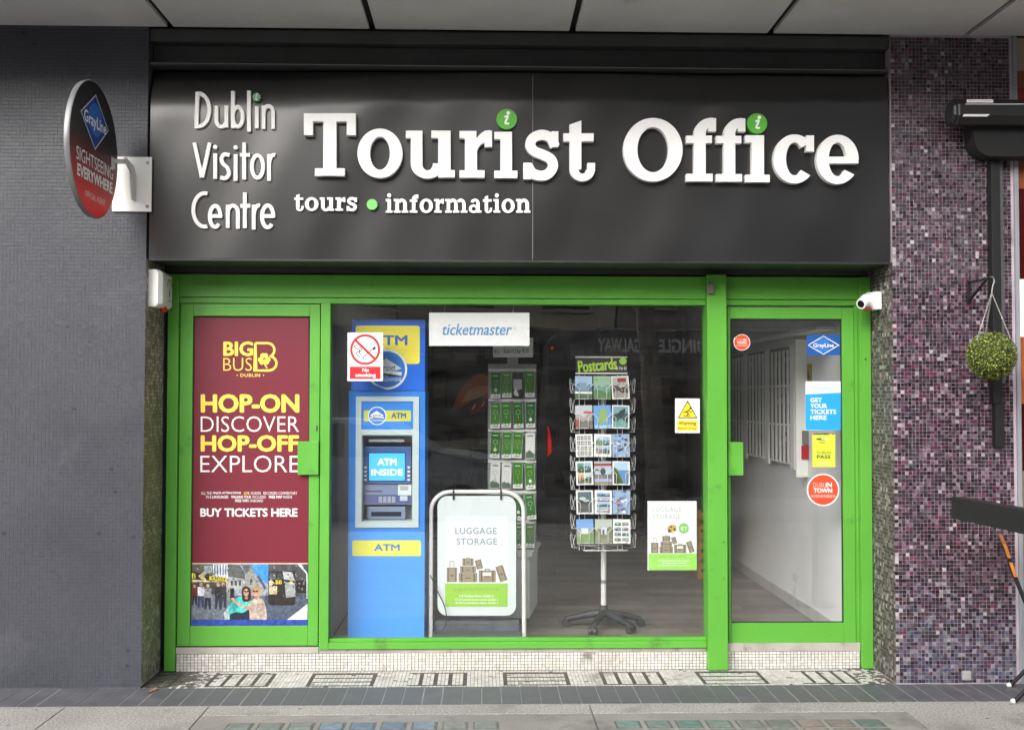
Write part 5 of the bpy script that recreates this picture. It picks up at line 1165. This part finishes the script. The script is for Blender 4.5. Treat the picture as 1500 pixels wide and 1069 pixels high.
# ------------------------------------------------------------------ round projecting sign
XD = -2.075; yd0, yd1 = -.83, -.10; rD = (yd1-yd0)/2; cyD = (yd0+yd1)/2; zD = ZZ(220, cyD, 140); TH = .03
rs = thing('projecting_sign', 'round black-to-red projecting sign on the dark wall at the upper left', 'sign', (XD, cyD, zD-rD))
mb = MB(); N_ = 64
build('disc', MB().tube([(XD-TH+.004, cyD, zD), (XD-TH, cyD, zD), (XD-.006, cyD, zD), (XD, cyD, zD)][1:], [rD-.006, rD, rD-.004], N_), M('sign_rim', (120, 120, 122), .35, .3, var=.15), rs)
p = Print(lambda u, v, l: (XD+.0004+l, cyD+u*rD, zD-v*rD), 8e-5)
RAD = .985; bands = 26
for k in range(bands):                     # printed fade from black to red
    v0, v1 = -RAD+2*RAD*k/bands, -RAD+2*RAD*(k+1)/bands
    t = min(1, max(0, (v0+.25)/.95)); c = tuple(a*(1-t)+b*t for a, b in zip((30, 27, 29), (240, 44, 40)))
    pts = []
    for v in np.linspace(v0, v1, 4): pts.append((math.sqrt(max(0, RAD*RAD-v*v)), v))
    for v in np.linspace(v1, v0, 4): pts.append((-math.sqrt(max(0, RAD*RAD-v*v)), v))
    if k in (0, bands-1): pts = [pts[i] for i in range(8) if not (i in ((7,) if k == 0 else (4,)))]
    p.poly(pts, c, k > 0)
di = [(-.60, -.42), (0, -.82), (.56, -.42), (0, .0)]
def rdiam(s_): return [(u*s_-.02*(1-s_), -.41+(v+.41)*s_) for u, v in di]
p.poly(rdiam(1.0), (200, 206, 214)); p.poly(rdiam(.94), (22, 58, 140)); p.ellipse(0, -.44, .28, .24, (44, 104, 190), 20); p.text('GrayLine', -.46, -.50, .46, -.27, WT, .02)
p.text('SIGHTSEEING', -.74, .10, .78, .29, WT, 0.); p.text('EVERYWHERE', -.70, .335, .76, .51, WT, .05); p.text('OFFICIAL AGENT', -.40, .66, .44, .75, (240, 220, 216), 0.)
build('face_print', p, m_print, rs)
plx0, plx1, plz1, plz0 = XX(160, 0), XX(218, 0), ZZ(235, 0), ZZ(314, 0)
pl = build('wall_plate', MB().box(plx0, plx1, -.014, -.003, plz0, plz1, bev=.003), m_white, rs)
for zz in (ZZ(243.5, 0), ZZ(306.5, 0)): build('bolt', MB().cyl((XX(212, 0), -.0145, zz), (0, -1, 0), .009, .006, 12), m_steel, pl)
ar = MB(); zt_, zb_ = ZZ(243, -.05), ZZ(297, -.05)
ar.prism([(-.010, zb_), (-.07, zb_), (-.105, zt_-.06), (-.20, zt_-.02), (-.20, zt_), (-.06, zt_-.02), (-.0155, zt_-.07)][::1], lambda u, v: (XX(190, -.05)+.006, min(u, -.0145), v), lambda u, v: (XX(190, -.05)-.006, min(u, -.0145), v))
build('bracket_arm', ar, M('bracket_grey', (196, 196, 194), .4), rs)
build('bracket_tie', MB().box(XD+.001, XX(190, -.05)-.007, -.2, -.16, zt_-.03, zt_-.01).box(XD-.01, XD+.003, -.21, -.15, zt_-.06, zt_+.0), MATS['bracket_grey'], rs)

# ------------------------------------------------------------------ heater bar, post, hanging topiary ball
ht = thing('patio_heater', 'long black wall heater bar high on the mosaic pillar', 'heater', (3.1, -.2, ZZ(228, -.15)))
Yh = -.22
hx0 = XX(1397, Yh, 160)
zA, zB = ZZ(143, Yh, 1440), ZZ(181, Yh, 1440); zc_ = (zA+zB)/2; rh = (zA-zB)/2
body = MB()
sec = [(rh*1.05*math.cos(R(22.5+45*k)), rh*1.05*math.sin(R(22.5+45*k))) for k in range(8)]
body.add([(x, Yh+a+.06, zc_+b) for x in (hx0+.012, 4.6) for a, b in sec], [(k, (k+1) % 8, 8+(k+1) % 8, 8+k)[::-1] for k in range(8)]+[tuple(range(8)), tuple(range(8, 16))[::-1]])
build('casing', body, m_black, ht)
ec = MB(); ec.add([(x, Yh+a*s_+.06, zc_+b*s_) for x, s_ in ((hx0, .82), (hx0+.03, 1.07)) for a, b in sec], [(k, (k+1) % 8, 8+(k+1) % 8, 8+k)[::-1] for k in range(8)]+[tuple(range(8)), tuple(range(8, 16))[::-1]])
build('end_cap', ec, m_blackp, ht)
Yst = Yh+.06-rh*1.05*math.cos(R(22.5))-.002
p = Print(planeY(Yst)); p.rect(1416, 146, 1455, 150.6, (216, 212, 214)); p.rect(1414, 152.2, 1500, 153.4, (190, 190, 192)); p.poly([(1412, 167.5), (1450, 167.5), (1446, 171), (1410, 171)], (206, 202, 204)); p.rect(1419, 147.8, 1451, 148.9, (176, 146, 150))
build('stickers', p, m_print, ht)
br_ = MB(); 
poly = [(1424, 182), (1700, 182), (1700, 229), (1450, 229)]+arcp(1450, 205, 22, 23, 95, 175, 6)
br_.prism([(u, -v) for u, v in poly], lambda u, v: (lambda q_: (q_[0], -.13, q_[1]))(PX(u, -v, -.13)), lambda u, v: (lambda q_: (q_[0], -.005, q_[1]))(PX(u, -v, -.13)))
build('mounting_skirt', br_, M('matt_black', (19, 19, 20), .85, var=.15), ht)
cb = thing('cable_trunking', 'black vertical trunking running down the mosaic pillar below the heater', 'trunking', (XX(1463, -.05), -.03, ZZ(655, -.05)))
a0, a1, a2 = XX(1453, -.05, 450), XX(1466, -.05, 450), XX(1473.5, -.05, 450)
build('channel', MB().box(a0, a1, -.06, -.004, ZZ(590, -.05), ZZ(230, -.05), bev=.004), m_black, cb)
build('side_strip', MB().box(a1+.0005, a2, -.03, -.004, ZZ(560, -.05), ZZ(231, -.05), bev=.003), M('strip_grey', (92, 94, 96), .5), cb)
build('lower_cover', MB().box(a0+.012, a1+.012, -.055, -.004, ZZ(655, -.05), ZZ(590, -.05)-.0005, bev=.006), m_black, cb)
YT = -.26
hb_ = thing('hanging_bracket', 'black metal bracket on the pillar holding up the topiary ball', 'bracket', (XX(1420, 0), -.05, ZZ(446, 0)))
hk = PX(1452, 407, YT)
bx_ = XX(1421, 0)
build('back_bar', MB().box(bx_-.010, bx_+.010, -.012, -.0035, ZZ(442, 0), ZZ(408, 0), bev=.002), m_black, hb_)
build('top_arm', MB().tube([(bx_, -.008, ZZ(411, 0)), (hk[0], YT, hk[1])], .006, 8), m_black, hb_)
build('diagonal_brace', MB().tube([(bx_, -.008, ZZ(439, 0)), (hk[0]-.01, YT+.03, hk[1]-.004)], .008, 8), m_black, hb_)
tb = thing('topiary_ball', 'round green artificial topiary ball hanging on chains in front of the pillar', 'plant', (XX(1452, YT), YT, ZZ(559, YT)))
cT = Vector((XX(1452, YT, 521), YT, ZZ(521, YT, 1452))); rT = 37.5*(YT-CAM.y)/FPX
build('core', MB().ell(cT, (rT*.86,)*3, 24, 16), M('foliage_dark', (46, 56, 20), .8, var=.3, vs_=40), tb)
lf = MB(); trn = random.Random(2)
for k in range(4200):
    z = 1-2*(k+.5)/4200; ph = k*2.39996; s_ = math.sqrt(1-z*z)
    d = (Vector((s_*math.cos(ph), s_*math.sin(ph), z))+Vector((trn.gauss(0, .04), trn.gauss(0, .04), trn.gauss(0, .04)))).normalized()
    c0 = cT+d*rT*(trn.uniform(.80, .95)+.02*math.sin(d.x*9+1)*math.sin(d.z*8+2)*math.cos(d.y*7))
    t1 = d.orthogonal().normalized(); t2 = d.cross(t1); a = trn.uniform(0, 6.28); e1 = (t1*math.cos(a)+t2*math.sin(a)+d*trn.uniform(.1, .9)).normalized(); e2 = e1.cross(d).normalized()
    l_ = trn.uniform(.007, .014); ww = l_*.38
    tone = trn.uniform(.45, 1.1); c = tuple(min(255, v*tone) for v in trn.choice([(128, 146, 44), (146, 160, 58), (100, 120, 36), (164, 174, 80)]))
    lf.add([c0, c0+e1*l_*.5+e2*ww+d*.002, c0+e1*l_, c0+e1*l_*.5-e2*ww+d*.002], [(0, 1, 2, 3)], c)
tag(build('foliage', lf, M('leaf', attr=True, rough=.55, var=.15, vs_=60), tb), kind='stuff')
m_chain = M('chain_silver', (196, 196, 194), .3, .7, var=.3, vs_=90)
top = Vector((hk[0]+.002, YT, ZZ(426, YT)))
build('hook', MB().tube([(hk[0]-.006, YT, hk[1]+.006), (hk[0]+.012, YT, hk[1]+.004), (hk[0]+.018, YT, hk[1]-.02), (hk[0]+.008, YT, hk[1]-.045), top], .004, 8), m_steel, tb)
for a in (200, 330, 85):
    e = cT+Vector((math.cos(R(a))*rT*.72, math.sin(R(a))*rT*.72, rT*.62)); ch = MB(); n_ = 26
    for k in range(n_):
        p0 = top+(e-top)*(k/n_); p1 = top+(e-top)*((k+1.25)/n_); d = (p1-p0).normalized(); sdv = d.orthogonal().normalized()
        if k % 2: sdv = d.cross(sdv)
        m1 = (p0+p1)/2; ch.tube([p0, m1+sdv*.0035, p1, m1-sdv*.0035], .0013, 5, closed=True)
    build('chain', ch, m_chain, tb)

# ------------------------------------------------------------------ black barrier rail and folding chair at the right edge
bx0, by0 = 2.575, -.43
rl = thing('barrier_rail', 'thick black rail of a terrace windbreak jutting out at the right edge', 'barrier', (2.6, -1.6, 0))
zt_ = 1.119
mb = MB()
def ln(y_): return 2.575+(by0-y_)*.065
sec_ = []
for y_ in (by0, -1.75):
    X_ = ln(y_); sec_ += [(X_-.02, y_, zt_-.115), (X_+.055, y_, zt_-.115), (X_+.055, y_, zt_), (X_-.02, y_, zt_)]
mb.add(sec_, [(0, 3, 2, 1)[::-1], (4, 5, 6, 7)[::-1], (0, 1, 5, 4), (1, 2, 6, 5), (2, 3, 7, 6), (3, 0, 4, 7)])
build('rail', mb, M('black_canvas', (19, 19, 20), .9, var=.2, vs_=18, bump=.3, bs=300), rl)
build('post', MB().cyl((ln(-1.6)+.018, -1.6, .0), (0, 0, 1), .022, zt_-.115, 14), m_black, rl)
build('foot', MB().cyl((ln(-1.6)+.018, -1.6, .001), (0, 0, 1), .16, .014, 24), m_black, rl)
fc = thing('folding_chair', 'folding chair with orange wooden back slats and black metal frame at the right edge', 'chair', (2.87, -.43, 0))
fc.rotation_euler.z = -.40
m_slat = M('orange_wood', (196, 122, 48), .45, var=.2, vs_=16, coat=.2)
for s_, yy in ((0, -.44), (1, -.06)):
    build('leg', MB().tube([(2.85, yy, .86), (2.90, yy, .68), (2.985, yy, .45), (3.34, yy, .012)], .011, 8), m_black, fc)
    build('leg', MB().tube([(2.87+.02, yy+.03-.02*s_, .012), (3.06, yy+.03-.03*s_, .22), (3.33, yy+.02-.03*s_, .46)], .011, 8), m_black, fc)
    build('foot_cap', MB().ell((2.883, yy+.03-.02*s_, .0135), (.017, .014, .0135), 10, 8), m_white, fc)
    build('foot_cap', MB().ell((3.345, yy, .0135), (.017, .014, .0135), 10, 8), m_white, fc)
build('cross_bar', MB().tube([(3.0, -.43, .155), (3.0, -.05, .155)], .008, 8), m_black, fc)
for k in range(2):
    z1 = .868-k*.10; x1 = 2.842+k*.03
    mb = MB(); mb.add([(x1-.006, -.47, z1), (x1+.012, -.47, z1), (x1+.012, -.03, z1), (x1-.006, -.03, z1), (x1+.018, -.47, z1-.075), (x1+.036, -.47, z1-.075), (x1+.036, -.03, z1-.075), (x1+.018, -.03, z1-.075)], [(0, 1, 2, 3), (7, 6, 5, 4), (0, 4, 5, 1), (1, 5, 6, 2), (2, 6, 7, 3), (3, 7, 4, 0)])
    build('back_slat', mb, m_slat, fc)
for k in range(5): build('seat_slat', MB().box(2.99+k*.075, 2.99+k*.075+.062, -.46, -.04, .455, .472, bev=.004), m_slat, fc)

# ------------------------------------------------------------------ neighbouring shopfront beyond the pillar
nb = thing('neighbouring_shopfront', 'red and orange timber shopfront of the neighbouring shop beyond the pillar', 'shopfront', (4.2, .3, 0))
def nbx(name, z0, z1, mat, y0=.02, x0=XR2+.024): build(name, MB().box(x0, 5.2, y0, .4, z0, z1), mat, nb)
nbx('cream_fascia', ZZ(95, 0), ZS-.004, M('cream_paint', (170, 152, 136), .6))
nbx('orange_band', ZZ(120, 0), ZZ(95, 0)-.001, M('orange_paint', (136, 72, 36), .5))
nbx('red_fascia', ZZ(215, 0), ZZ(120, 0)-.001, M('red_paint', (150, 28, 26), .5))
nbx('orange_rail', ZZ(270, 0), ZZ(215, 0)-.001, MATS['orange_paint'])
nbx('dark_pane', ZZ(405, 0), ZZ(270, 0)-.001, M('dark_red_pane', (70, 16, 16), .15))
nbx('lit_window', ZZ(490, 0), ZZ(405, 0)-.001, M('lit_window_pane', (250, 232, 196), .4, emit=.8))
nbx('timber_panel', ZZ(590, 0), ZZ(490, 0)-.001, M('amber_timber', (160, 86, 38), .4, var=.2, vs_=12))
nbx('lower_pane', ZZ(690, 0), ZZ(590, 0)-.001, MATS['dark_red_pane'])
nbx('cream_panel', .001, ZZ(690, 0)-.001, M('beige_timber', (140, 116, 92), .6))

# ------------------------------------------------------------------ grime and litter in the doorway corner
lrn = random.Random(4)
for k, (px_, py_) in enumerate(((224, 1006), (228, 1004.5), (219, 1008), (262, 962), (1283, 966))):
    if k < 3:
        D = FPX*1.65/(py_-584); y_ = CAM.y+D; x_ = XX(px_, y_, py_); z_ = .004
    else: y_ = YF-.03; x_ = XX(px_, y_, py_); z_ = .003
    mb = MB(); a = lrn.uniform(0, 6.28)
    pts = [(-.02, 0), (-.008, .010), (.010, .008), (.024, 0), (.010, -.009), (-.008, -.009)]
    mb.add([(x_+u*math.cos(a)-v*math.sin(a), y_+u*math.sin(a)+v*math.cos(a), z_+.006*abs(u)/.02+lrn.uniform(0, .003)) for u, v in pts], [(0, 5, 1), (1, 5, 4, 2), (2, 4, 3)], ((176, 120, 70), (150, 96, 56), (130, 100, 70), (168, 110, 60), (206, 204, 200))[k])
    tag(build('fallen_leaf', mb, M('dry_leaf', attr=True, rough=.7, var=.2, vs_=80)), ('brown dry leaf lying nearest the pavement tiles in the left doorway corner', 'small tan leaf lying just right of the others in the left doorway corner', 'dark brown leaf at the foot of the dark wall corner', 'dry leaf against the foot of the left green jamb', 'pale scrap at the foot of the right green jamb')[k], 'leaf' if k < 4 else 'litter')

# ------------------------------------------------------------------ the street behind the camera, seen mirrored in the glass and the sign
def extr(mb, prof, y0, y1, col=(200, 200, 200), inset=0.):
    """side profile (x, z) pulled across y with tumblehome"""
    n_ = len(prof); zs = [p_[1] for p_ in prof]; zm_, zM = min(zs), max(zs)
    def yy(z, y, s_): return y-s_*inset*max(0, (z-1.0)/(zM-1.0)) if z > 1.0 else y
    A_ = [(x, yy(z, y0, -1), z) for x, z in prof]; B_ = [(x, yy(z, y1, 1), z) for x, z in prof]
    mb.add(A_+B_, [tuple(range(n_)), tuple(range(n_, 2*n_))[::-1]]+[(k, n_+k, n_+(k+1) % n_, (k+1) % n_)[::1] for k in range(n_)], col)
    return mb
YV = -8.15; GZ = -.16
vx0 = XX(797, 2*YG-YV, 600)
van = thing('parked_van', 'dark grey van with white place names on its side, mirrored in the shop window', 'van', (vx0+3, YV-1, GZ))
m_van = M('van_paint', (92, 94, 98), .3, var=.05, coat=.5)
L_ = 6.3
prof = [(vx0+.03, GZ+.42), (vx0, GZ+.7), (vx0+.02, GZ+1.6), (vx0+.10, GZ+2.62), (vx0+.22, GZ+2.74), (vx0+4.6, GZ+2.74), (vx0+5.0, GZ+2.55), (vx0+5.5, GZ+1.55), (vx0+6.2, GZ+1.25), (vx0+L_, GZ+.8), (vx0+L_, GZ+.42)]
vb = build('body', extr(MB(), prof, YV-2.0, YV, inset=.13), m_van, van)
m_vg = M('van_glass', (14, 16, 18), .06, coat=.5)
def quadY(pts, Y, dep=.01): return MB().prism(pts, lambda u, v: (u, Y(v)+dep, v), lambda u, v: (u, Y(v)-.001, v))
yside = lambda v: YV-(.13*max(0, (v-1.0)/(GZ+2.74-1.0)) if v > 1 else 0)
def panelY(x0, z0, x1, z1, dep, mat, name, parent):
    return build(name, MB().add([(x0, yside(z0)+dep, z0), (x1, yside(z0)+dep, z0), (x1, yside(z1)+dep, z1), (x0, yside(z1)+dep, z1), (x0, yside(z0)-.001, z0), (x1, yside(z0)-.001, z0), (x1, yside(z1)-.001, z1), (x0, yside(z1)-.001, z1)], [(0, 3, 2, 1)[::1], (0, 1, 5, 4), (1, 2, 6, 5), (2, 3, 7, 6), (3, 0, 4, 7)]), mat, parent)
for a, b in ((.5, 1.6), (1.68, 2.8), (2.88, 3.9), (4.05, 4.85)): panelY(vx0+a, GZ+1.45, vx0+b, GZ+2.12, .006, m_vg, 'window', van)
panelY(vx0+.12, GZ+.55, vx0+L_-.4, GZ+.68, .02, m_blackp, 'side_trim', van)
m_tail = M('lit_tail_lamp', (220, 30, 20), .2, emit=2.2)
build('tail_lamp', MB().prism([(vx0+.03, GZ+1.0), (vx0+.085, GZ+1.06), (vx0+.075, GZ+1.25), (vx0+.04, GZ+1.44)], lambda u, v: (u, yside(v)+.02, v), lambda u, v: (u, yside(v)-.001, v)), m_tail, van)
panelY(vx0+.12, GZ+2.5, vx0+.15, GZ+2.54, .02, m_tail, 'marker_lamp', van)
build('roof_rail', MB().tube([(vx0+.25, YV-.16, GZ+2.78), (vx0+4.4, YV-.16, GZ+2.78)], .02, 8), m_steel, van)
for xx in (vx0+1.15, vx0+5.2):
    w_ = build('wheel', MB().cyl((xx, YV-.26, GZ+.35), (0, 1, 0), .35, .27, 28), m_blackp, van); build('rim', MB().cyl((xx, YV+.005, GZ+.35), (0, 1, 0), .21, .012, 20), m_steel, w_)
for s_, a, b in (('DINGLE', XX(1035, 2*YG-YV, 500), XX(968, 2*YG-YV, 500)), ('GALWAY', XX(941, 2*YG-YV, 500), XX(876, 2*YG-YV, 500))):
    p = Print(lambda u, v, l: (u, yside(v)+.003+l, v)); v_, f_ = text2d(s_, .03, 0., 1.0); z0, z1 = ZZ(514, 2*YG-YV), ZZ(495, 2*YG-YV)
    p.add([p.mp(a+(b-a)*q_[0], z0+(z1-z0)*q_[1], 0) for q_ in v_], f_, (246, 246, 246)); build('lettering', p, m_print, van)
# silver hatchback behind it
cx1 = XX(800, 2*YG-YV, 620)-.45
car = thing('parked_car', 'silver hatchback parked behind the van, mirrored in the shop window', 'car', (cx1-2, YV-.9, GZ))
prof = [(cx1, GZ+.35), (cx1, GZ+.75), (cx1-.15, GZ+.92), (cx1-1.05, GZ+1.05), (cx1-1.75, GZ+1.50), (cx1-3.1, GZ+1.52), (cx1-3.75, GZ+1.1), (cx1-3.95, GZ+.95), (cx1-4.0, GZ+.35)]
cb_ = build('body', extr(MB(), prof[::-1], YV-1.72, YV-.05, inset=.16), M('silver_paint', (196, 200, 204), .35, .1, coat=.4), car)
yc_ = lambda v: YV-.05-(.16*max(0, (v-1.0)/(GZ+1.52-1.0)) if v > 1 else 0)
def carwin(pts): return build('window', MB().prism(pts, lambda u, v: (u, yc_(v)+.006, v), lambda u, v: (u, yc_(v)-.01, v)), m_vg, car)
carwin([(cx1-1.2, GZ+1.02), (cx1-1.78, GZ+1.43), (cx1-2.3, GZ+1.45), (cx1-2.3, GZ+1.0)]); carwin([(cx1-2.38, GZ+1.0), (cx1-2.38, GZ+1.45), (cx1-3.05, GZ+1.45), (cx1-3.5, GZ+1.04)])
for xx in (cx1-.75, cx1-3.25):
    w_ = build('wheel', MB().cyl((xx, YV-.26, GZ+.31), (0, 1, 0), .31, .225, 26), m_blackp, car); build('rim', MB().cyl((xx, YV-.03, GZ+.31), (0, 1, 0), .19, .012, 18), m_steel, w_)
build('headlight', MB().ell((cx1-.12, YV-.16, GZ+.76), (.12, .08, .07), 12, 8), m_white, car)
build('mirror', MB().ell((cx1-1.25, YV+.03, GZ+1.02), (.09, .07, .06), 12, 8), m_blackp, car)
# street tree at the kerb
YTt = -7.15
tx = XX(950, 2*YG-YTt, 560)
tr = thing('street_tree', 'bare street tree with a slim leaning trunk, mirrored in the window beside the van', 'tree', (tx, YTt, 0))
m_bark = M('bark', (128, 120, 110), .85, var=.25, vs_=14, bump=.6, bs=40)
T = [(tx+.12, YTt, -.03), (tx+.10, YTt, .8), (tx+.05, YTt, 1.6), (tx-.02, YTt, 2.5), (tx-.05, YTt, 3.6), (tx+.05, YTt-.05, 5.0)]
build('trunk', MB().tube(T, [.17, .14, .13, .125, .115, .08], 12), m_bark, tr)
tr_rn = random.Random(12); bm_ = MB(); lv_ = MB()
def branch(p0, d, l_, r_, dep):
    p0 = Vector(p0); pts = [p0]; dd = Vector(d)
    for k in range(4): dd = (dd+Vector((tr_rn.gauss(0, .16), tr_rn.gauss(0, .16), tr_rn.gauss(0.05, .12)))).normalized(); pts.append(pts[-1]+dd*l_/4)
    bm_.tube(pts, [r_*(1-.17*k) for k in range(5)], 6 if dep > 1 else 4)
    if dep > 0:
        for k in range(4): branch(pts[tr_rn.randint(1, 4)], (dd+Vector((tr_rn.gauss(0, .7), tr_rn.gauss(0, .7), tr_rn.gauss(.1, .4)))).normalized(), l_*.62, r_*.5, dep-1)
    else:
        for k in range(3):
            c0 = pts[tr_rn.randint(2, 4)]+Vector((tr_rn.gauss(0, .08), tr_rn.gauss(0, .08), tr_rn.gauss(0, .08))); s_ = tr_rn.uniform(.03, .06)
            a = Vector((tr_rn.gauss(0, 1), tr_rn.gauss(0, 1), tr_rn.gauss(0, 1))).normalized(); b = a.orthogonal().normalized()
            lv_.add([c0, c0+a*s_+b*s_*.5, c0+a*s_*2, c0+a*s_-b*s_*.5], [(0, 1, 2, 3)], tr_rn.choice([(120, 96, 50), (96, 90, 50), (140, 110, 60)]))
for z, n_ in ((2.9, 2), (3.6, 3), (4.4, 4), (5.0, 4)):
    for k in range(n_):
        a = tr_rn.uniform(0, 6.28); branch((tx, YTt, z), (math.cos(a), math.sin(a), .75), 1.9, .045, 3)
tag(build('crown', bm_, m_bark, tr), kind='stuff'); tag(build('leaves', lv_, M('autumn_leaf', attr=True, rough=.6, var=.2), tr), kind='stuff')
# houses across the street
def house(x0, x1, hgt, name, label, wall, trim, nfl, nw, Yh_=-31.0):
    h = thing(name, label, 'building', ((x0+x1)/2, Yh_-5, GZ))
    build('wall', MB().box(x0, x1, Yh_-9, Yh_, GZ, hgt), wall, h); build('cornice', MB().box(x0-.05, x1+.05, Yh_+.001, Yh_+.35, hgt-.5, hgt+.1), trim, h)
    build('shop_band', MB().box(x0+.2, x1-.2, Yh_+.001, Yh_+.25, 3.2, 4.1), M(name+'_band', (60, 50, 46) if nw % 2 else (48, 60, 70), .4), h)
    build('shop_glass', MB().box(x0+.4, x1-.4, Yh_+.001, Yh_+.08, GZ+.4, 3.15), m_vg, h)
    fh = (hgt-5)/nfl
    for f in range(nfl):
        for k in range(nw):
            cx = x0+(x1-x0)*(k+.5)/nw; zb = 4.8+f*fh; w_ = (x1-x0)/nw*.24
            o = build('window', MB().box(cx-w_-.12, cx+w_+.12, Yh_+.001, Yh_+.10, zb-.12, zb+fh*.66+.12), trim, h); build('pane', MB().box(cx-w_, cx+w_, Yh_+.102, Yh_+.11, zb, zb+fh*.66), m_vg, o)
house(-16, -5.5, 11.2, 'brick_house', 'red brick house across the street, mirrored faintly in the sign', M('street_brick', (140, 84, 66), .8, var=.2, bump=.3, bs=20), M('trim_cream', (206, 196, 176), .7), 2, 4)
house(-5.4, 4.6, 14.2, 'cream_house', 'cream rendered house across the street, mirrored above the car', M('street_cream', (200, 190, 166), .8, var=.1), MATS['trim_cream'], 2, 3)
house(4.7, 15.5, 13.6, 'stone_house', 'grey stone house across the street, mirrored above the van', M('street_stone', (150, 144, 134), .8, var=.15), MATS['trim_cream'], 2, 4)
house(15.6, 30, 13., 'brown_house', 'brown brick house across the street at the far right of the mirrored view', M('street_brown', (116, 88, 70), .8, var=.15), MATS['trim_cream'], 2, 5)
house(-30, -16.1, 10.5, 'grey_house', 'plain grey house across the street at the far left of the mirrored view', M('street_grey', (140, 142, 144), .8, var=.15), MATS['trim_cream'], 2, 5)
